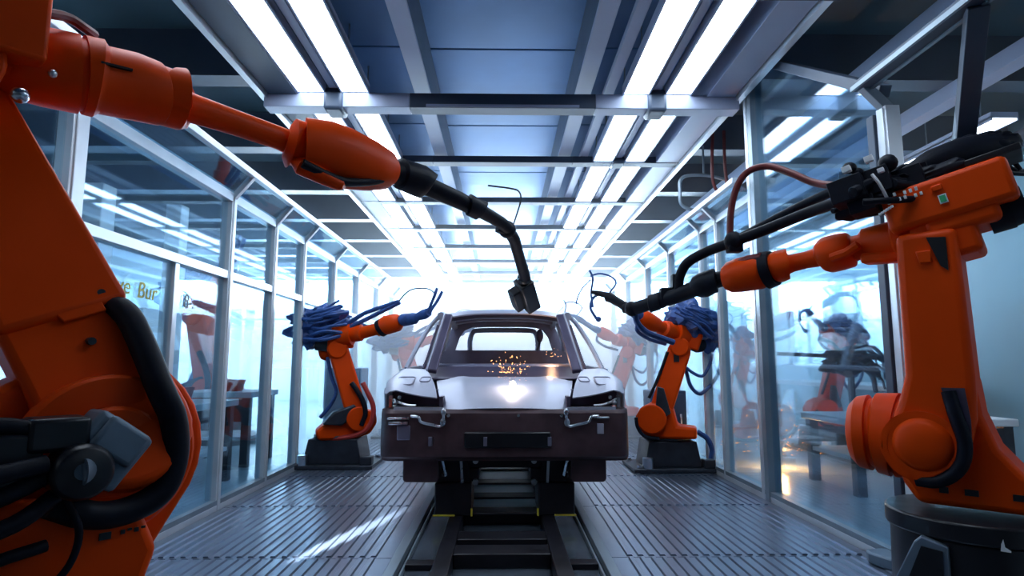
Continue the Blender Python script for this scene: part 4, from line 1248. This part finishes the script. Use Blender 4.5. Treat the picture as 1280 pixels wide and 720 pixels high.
tt.rings([(p, .012) for p in spline(pts((741, 384, 6.55), (739, 366, 6.55), (741, 348, 6.55), (737, 338, 6.55)), 5)], 8)
tt.rings([(p, .010) for p in spline(pts((738, 345, 6.55), (750, 342, 6.56), (764, 346, 6.6), (770, 354, 6.6), (762, 366, 6.6)), 5)], 8)
tt.rings([(p, .008) for p in spline(pts((738, 350, 6.55), (728, 360, 6.55), (722, 372, 6.55), (720, 380, 6.55)), 5)], 6)
tt.sphere(at(748, 399, 6.54), 0.03)
tt.build('weld_tool', 'blueh', MR)
bl = MB()
blob(bl, at(866, 400, YM), (0.28, 0.20, 0.21), 0.55, 6, 9, ((U - Z * .3).normalized(), N, (Z + U * .3).normalized()))
blob(bl, at(882, 413, YM), (0.17, 0.15, 0.20), 0.5, 7, 6, (U, N, Z))
rnd = random.Random(5)
for k in range(12):
    a, b = rnd.uniform(842, 868), rnd.uniform(384, 404)
    bl.tube(pts((a, b, YM - .22), (a + 14, b + 6 + rnd.uniform(-4, 4), YM - .26), (a + 32, b + 18 + rnd.uniform(-7, 7), YM - .2)), rnd.uniform(.010, .02), 6)
bl.build('cable_pack', 'blueh', MR, angle=25)
for c, r in ((((884, 426, YM), (898, 432, YM), (901, 450, YM), (895, 472, YM), (882, 488, YM), (873, 492, YM), (863, 482, YM), (858, 465, YM), (854, 455, YM)), .022),
             (((856, 458, YM - .1), (866, 466, YM - .1), (878, 470, YM - .1), (886, 458, YM - .1), (891, 442, YM - .1)), .018),
             (((884, 424, YM), (896, 420, YM), (901, 408, YM), (898, 396, YM)), .018),
             (((797, 404, 6.8), (797, 414, 6.85), (812, 424, 6.95), (832, 430, 7.05)), .022)):
    MB().tube(pts(*c), r, 8).build('hanging_cable', 'blueh', MR)
MB().tube(pts((872, 540, YM - .1), (884, 548, YM - .1), (890, 562, YM - .1), (888, 578, YM - .1)), 0.03, 8).build('floor_cable', 'blueh', MR)

# ---------------------------------------------------------------- farther robots
def far(src, loc, rz, sc, label, group=ROB):
    c = copy_tree(src)
    c.location = loc
    c.rotation_euler = (0, 0, rz)
    c.scale = (sc, sc, sc)
    c['label'] = label
    c['group'] = group
    return c


far(ML, (-1.62, 10.4, 0), 0.0, 1.0, 'pale robot arm fading in the haze behind the left side of the car')
far(MR, (1.95, 10.3, 0), 0.0, 1.0, 'pale pink robot arm fading in the haze behind the right side of the car')
far(ML, (-4.7, 9.9, FZ), -0.5, 1.45, 'orange robot arm behind the left glass wall next to the workbench')
far(MR, (4.75, 9.0, FZ), 0.25, 1.0, 'hazy robot arm behind the tangled cable rig beyond the right glass wall')
far(MR, (4.6, 12.2, FZ), 0.5, 1.0, 'hazy robot arm in the distance beyond the right glass wall')
# ================================================================ OTHER THINGS
# control cabinet behind the right middle robot
def cabinet(x, y, w, d, h, m, label, name='control_cabinet', cat='cabinet', z=0.0):
    c = tag(empty(name, (x, y, z)), label, cat)
    MB().bounds(x - w / 2, x + w / 2, y - d / 2, y + d / 2, z + 0.06, z + h).build('body', m, c, bevel=0.015)
    MB().bounds(x - w / 2 + 0.02, x + w / 2 - 0.02, y - d / 2 + 0.02, y + d / 2 - 0.02, z, z + 0.06).build('base', 'dark', c)
    dr = MB().bounds(x - w / 2 + 0.03, x + w / 2 - 0.03, y - d / 2 - 0.015, y - d / 2, z + 0.10, z + h - 0.04).build('door', m, c, bevel=0.006)
    MB().bounds(x + w / 2 - 0.10, x + w / 2 - 0.075, y - d / 2 - 0.04, y - d / 2 - 0.015, z + h * 0.5, z + h * 0.5 + 0.14).build('handle', 'steel', dr, bevel=0.005)
    return c


cabinet(2.12, 8.05, 0.46, 0.42, 0.86, mat('blue_cabinet_paint', (0.03, 0.08, 0.19), 0.4), 'dark blue control cabinet behind the robot right of the car')
cabinet(-2.08, 8.3, 0.46, 0.45, 1.15, mat('pale_blue_cabinet_paint', (0.20, 0.38, 0.55), 0.4), 'light blue cabinet behind the robot left of the car')


def bench(x, y, w, d, h, label, rz=0):
    b = tag(empty('workbench', (x, y, FZ)), label, 'workbench', 'workbenches in the side halls')
    MB().bounds(x - w / 2, x + w / 2, y - d / 2, y + d / 2, FZ + h - 0.07, FZ + h).build('bench_top', 'white', b, bevel=0.01)
    for sx in (-1, 1):
        for sy in (-1, 1):
            px, py = x + sx * (w / 2 - 0.08), y + sy * (d / 2 - 0.08)
            MB().bounds(px - 0.045, px + 0.045, py - 0.045, py + 0.045, FZ, FZ + h - 0.07).build('leg', 'dark', b)
    MB().bounds(x - w / 2 + 0.05, x + w / 2 - 0.05, y - d / 2 + 0.06, y + d / 2 - 0.06, FZ + 0.32, FZ + 0.36).build('shelf', 'white', b)
    MB().bounds(x - w / 2 + 0.04, x + w / 2 - 0.04, y - d / 2 + 0.04, y - d / 2 + 0.07, FZ + h - 0.36, FZ + h - 0.09).build('drawer_front', 'dark', b, bevel=0.006)
    return b


bench(-3.35, 6.0, 0.9, 1.7, 0.86, 'white topped workbench along the left glass wall with a red bin on it')
bench(-4.9, 3.9, 1.5, 1.5, 0.86, 'white topped workbench at far left behind the big robot arm')
bench(-3.55, 8.0, 1.0, 0.9, 0.90, 'short workbench in front of the robot behind the left glass wall')
bench(4.1, 6.3, 1.6, 1.0, 0.72, 'low workbench beyond the right glass wall nearest the camera')
bench(6.0, 10.4, 1.0, 4.2, 0.92, 'long workbench under the windows beyond the right glass wall')


def bin_(x, y, z, m, label, s=0.7):
    b = tag(empty('parts_bin', (x, y, z)), label, 'bin')
    mb = MB()
    w0, w1, h, t = 0.13 * s, 0.17 * s, 0.22 * s, 0.012
    mb.grid([[(x - w0, y - w0, z + .001), (x + w0, y - w0, z + .001), (x + w0, y + w0, z + .001), (x - w0, y + w0, z + .001), (x - w0, y - w0, z + .001)],
             [(x - w1, y - w1, z + h), (x + w1, y - w1, z + h), (x + w1, y + w1, z + h), (x - w1, y + w1, z + h), (x - w1, y - w1, z + h)]], t)
    mb.bounds(x - w0, x + w0, y - w0, y + w0, z, z + 0.015)
    mb.build('body', m, b)
    MB().rings([(V((x + a * w1, y + c * w1, z + h)), 0.014) for a, c in ((-1, -1), (1, -1), (1, 1), (-1, 1), (-1, -1))], 6).build('rim', m, b)
    return b


bin_(-3.15, 6.0, FZ + 0.86, 'redb', 'red plastic bin standing on the white workbench at left')
bin_(-3.4, 7.85, FZ + 0.90, 'redb', 'small red bin on the short workbench near the left glass wall', 0.6)

# white pillars and cupboards in the left hall
for (x, y, w, h, lb) in ((-4.05, 6.0, 0.22, 2.98, 'white square pillar behind the left glass wall, nearer of the two'), (-3.85, 7.1, 0.18, 3.06, 'white square pillar behind the left glass wall, farther of the two')):
    p = tag(empty('pillar', (x, y, FZ)), lb, 'pillar', 'white pillars in the left hall', kind='thing')
    MB().bounds(x - w / 2, x + w / 2, y - w / 2, y + w / 2, FZ, h).build('shaft', 'white', p, bevel=0.01)
    MB().bounds(x - w / 2 - 0.03, x + w / 2 + 0.03, y - w / 2 - 0.03, y + w / 2 + 0.03, FZ, FZ + 0.12).build('foot', 'alud', p, bevel=0.01)
cabinet(-5.0, 8.0, 0.9, 0.5, 1.95, 'white', 'tall white cupboard behind the left glass wall', 'storage_cupboard', 'cupboard', FZ)
cabinet(-6.2, 6.2, 1.0, 0.6, 1.75, 'white', 'white cupboard far left behind the workbenches', 'storage_cupboard', 'cupboard', FZ)
cabinet(5.9, 5.7, 0.6, 1.2, 1.35, 'dark', 'dark machine cabinet at the right edge behind the big robot arm', 'machine_cabinet', 'cabinet', FZ)
cabinet(5.6, 3.6, 0.9, 0.9, 1.0, 'motor', 'grey machine cabinet beside the wall at the right edge', 'machine_cabinet', 'cabinet', FZ)

# tangled cable rig on the long bench at right
cg = tag(empty('cable_rig', (4.85, 8.0, 1.2)), 'tangled dark cables and hoses on a rail beyond the right glass wall', 'cable rig')
rnd = random.Random(21)
mb = MB()
for k in range(16):
    a, b = rnd.uniform(1052, 1075), rnd.uniform(440, 470)
    ln = rnd.uniform(20, 40)
    mb.tube(pts((a, b, 8.0), (a + ln * .5, b - rnd.uniform(2, 14), 7.9 + rnd.uniform(-.1, .1)), (a + ln, b + rnd.uniform(-5, 10), 8.0), (a + ln + 6, b + rnd.uniform(10, 28), 8.0)), rnd.uniform(.012, .03), 7)
mb.build('hoses', 'dark', cg)
blob(MB(), at(1052, 452, 8.0), (0.26, 0.16, 0.16), 0.5, 6, 12).build('cable_bundle', 'rubber', cg)
MB().bar(at(972, 442, 8.0), at(1100, 448, 8.0), 0.05, 0.05).build('rail', 'dark', cg)
MB().tube(pts((1024, 424, 8.0), (1038, 428, 8.0), (1050, 440, 8.0)), 0.03, 8).build('hook', 'dark', cg)
MB().bar(at(1062, 448, 8.0), (at(1062, 448, 8.0).x, 8.0, FZ), 0.06, 0.06).build('stand', 'dark', cg)

# hanging bits by the ceiling at right: cable duct loop and a dropped smoke duct
hl = tag(empty('cable_hanger', (2.0, 7.0, 3.0)), 'thin bent cable hanger under the ceiling at right', 'cable hanger')
MB().tube(pts((910, 225, 7.4), (880, 219, 7.4), (853, 222, 7.4), (850, 240, 7.4), (854, 258, 7.4), (885, 266, 7.4), (905, 268, 7.4)), 0.022, 8).build('loop', 'alud', hl)
MB().bar(at(880, 219, 7.4), (at(880, 219, 7.4).x, 7.4, 3.95), 0.02, 0.02).build('drop_rod', 'alud', hl)
hd = tag(empty('hanging_hose', (2.2, 6.8, 3.0)), 'looped dark hose hanging from the ceiling left of the tall post', 'hose')
MB().tube([V((at(892, 190, 6.9).x, 6.9, 3.95))] + pts((890, 205, 6.9), (892, 230, 6.9), (900, 241, 6.9), (908, 232, 6.9), (906, 205, 6.9)) + [V((at(906, 190, 6.9).x, 6.9, 3.95))], 0.02, 8).build('hose_loop', 'red', hd)

# ================================================================ SPARKS
def spark_burst(name, c, n, spread, size, m, label, seed, up=0.5, dirs=None):
    rnd = random.Random(seed)
    mb = MB()
    c = V(c)
    for k in range(n):
        d = V((rnd.gauss(0, 1), rnd.gauss(0, 0.7), rnd.gauss(up, 0.8))).normalized()
        r = spread * rnd.random() ** 0.8
        p = c + V((d.x * r, d.y * r * 0.6, abs(d.z) * r if up > 0 else d.z * r * 0.6))
        s = size * rnd.uniform(0.4, 1.3)
        q = p + d * s * rnd.uniform(2, 6)
        mb.rings([(p, s * 0.5), ((p + q) / 2, s * 0.55), (q, s * 0.1)], 5)
    return tag(mb.build(name, m), label, 'sparks', kind='stuff')


wp = at(641, 484, 4.80)
wp.z = 1.045
spark_burst('weld_sparks', at(636, 466, 5.5), 70, 0.20, 0.0035, 'spark', 'orange welding sparks spraying above the rear edge of the car hood', 2)
spark_burst('weld_sparks', wp + V((0, -0.02, 0.02)), 30, 0.13, 0.002, 'spark', 'bright sparks around the white weld spot on the car hood', 8)
tag(MB().sphere(wp + V((0, 0, 0.0)), 0.022, 16).build('weld_arc', 'core'), 'white hot weld spot glowing on the middle of the hood', 'weld spot')
spark_burst('weld_sparks', at(690, 446, 6.0), 16, 0.10, 0.003, 'spark', 'warm sparks at the right corner of the windscreen opening', 5)
spark_burst('ground_sparks', at(972, 568, 7.6), 130, 0.75, 0.007, 'flame', 'orange spark shower on the floor beyond the right glass wall', 13, up=0.3)

# ================================================================ SMOKE
o = MB().bounds(-9.15, 9.15, -4.3, 21.1, FZ - 0.1, CZ + 0.25).build('welding_smoke', room_haze('welding_haze'), org=(0, 0, 0))
tag(o, 'white welding haze thickening toward the far end of the line', 'haze', kind='stuff')

# ================================================================ LIGHT
def area(name, loc, size, energy, col, rot, sy=None):
    l = bpy.data.lights.new(name, 'AREA')
    l.energy = energy
    l.color = col
    l.size = size
    if sy:
        l.shape = 'RECTANGLE'
        l.size_y = sy
    o = bpy.data.objects.new(name, l)
    COL.objects.link(o)
    o.location = loc
    o.rotation_euler = rot
    return o


def point(name, loc, energy, col, r=0.03):
    l = bpy.data.lights.new(name, 'POINT')
    l.energy = energy
    l.color = col
    l.shadow_soft_size = r
    o = bpy.data.objects.new(name, l)
    COL.objects.link(o)
    o.location = loc
    return o


point('weld_light', wp + V((0, -0.03, 0.035)), 0.7, (1.0, 0.74, 0.62), 0.03)
point('weld_light_inner', at(690, 452, 5.95), 3, (1.0, 0.55, 0.25), 0.04)
point('spark_light', at(978, 562, 7.5), 45, (1.0, 0.35, 0.08), 0.02)
# daylight outside the far windows
area('daylight_far', (0, 20.6, 2.2), 16.5, 5500, (0.80, 0.91, 1.0), (-PI / 2, 0, 0), 3.8)

# hidden slot lamp, added to cast the strip of light on the ribbed plate
wl0, wl1 = V((-2.20, 3.0, 2.52)), V((-1.08, 4.52, 0.0))
wd = (wl1 - wl0).normalized()
wg = V((0.34, 0.94, 0))
wx = (wg - wd * wg.dot(wd)).normalized()
wy = (wd * -1).cross(wx)
wl = tag(empty('work_lamp', (-2.30, 2.9, 2.52)), 'small black slot lamp clamped to the top rail of the left guard wall', 'work lamp')
MB().box(wl0 - wd * 0.05, (0.16, 0.07, 0.08), (wx, wy, wd * -1)).build('lamp_head', 'black', wl, bevel=0.01)
MB().bar((-2.40, 2.93, 2.66), wl0 - wd * 0.06, 0.03, 0.03).build('clamp_arm', 'dark', wl, bevel=0.004)
sl = bpy.data.lights.new('work_light', 'SPOT')
sl.energy = 5000
sl.color = (0.85, 0.93, 1.0)
sl.spot_size = math.radians(25)
sl.spot_blend = 0.8
sl.shadow_soft_size = 0.015
so = bpy.data.objects.new('work_light', sl)
COL.objects.link(so)
so.matrix_world = Matrix.Translation(wl0 + wd * 0.01) @ Matrix((wx, wy, wd * -1)).transposed().to_4x4() @ Matrix.Diagonal((1, 0.12, 1, 1))

w = bpy.data.worlds.new('sky')
scene.world = w
w.use_nodes = True
bg = w.node_tree.nodes['Background']
bg.inputs['Color'].default_value = (0.50, 0.77, 1.0, 1)
bg.inputs['Strength'].default_value = 8.0

scene.view_settings.view_transform = 'Standard'
scene.view_settings.look = 'None'
scene.view_settings.gamma = 1
scene.view_settings.use_curve_mapping = False
scene.view_settings.exposure = 0.36
cy = scene.cycles
cy.use_denoising = True
cy.max_bounces = 7
cy.diffuse_bounces = 3
cy.glossy_bounces = 4
cy.transmission_bounces = 4
cy.transparent_max_bounces = 24
cy.volume_bounces = 3
cy.sample_clamp_indirect = 6
cy.caustics_reflective = False
cy.caustics_refractive = False
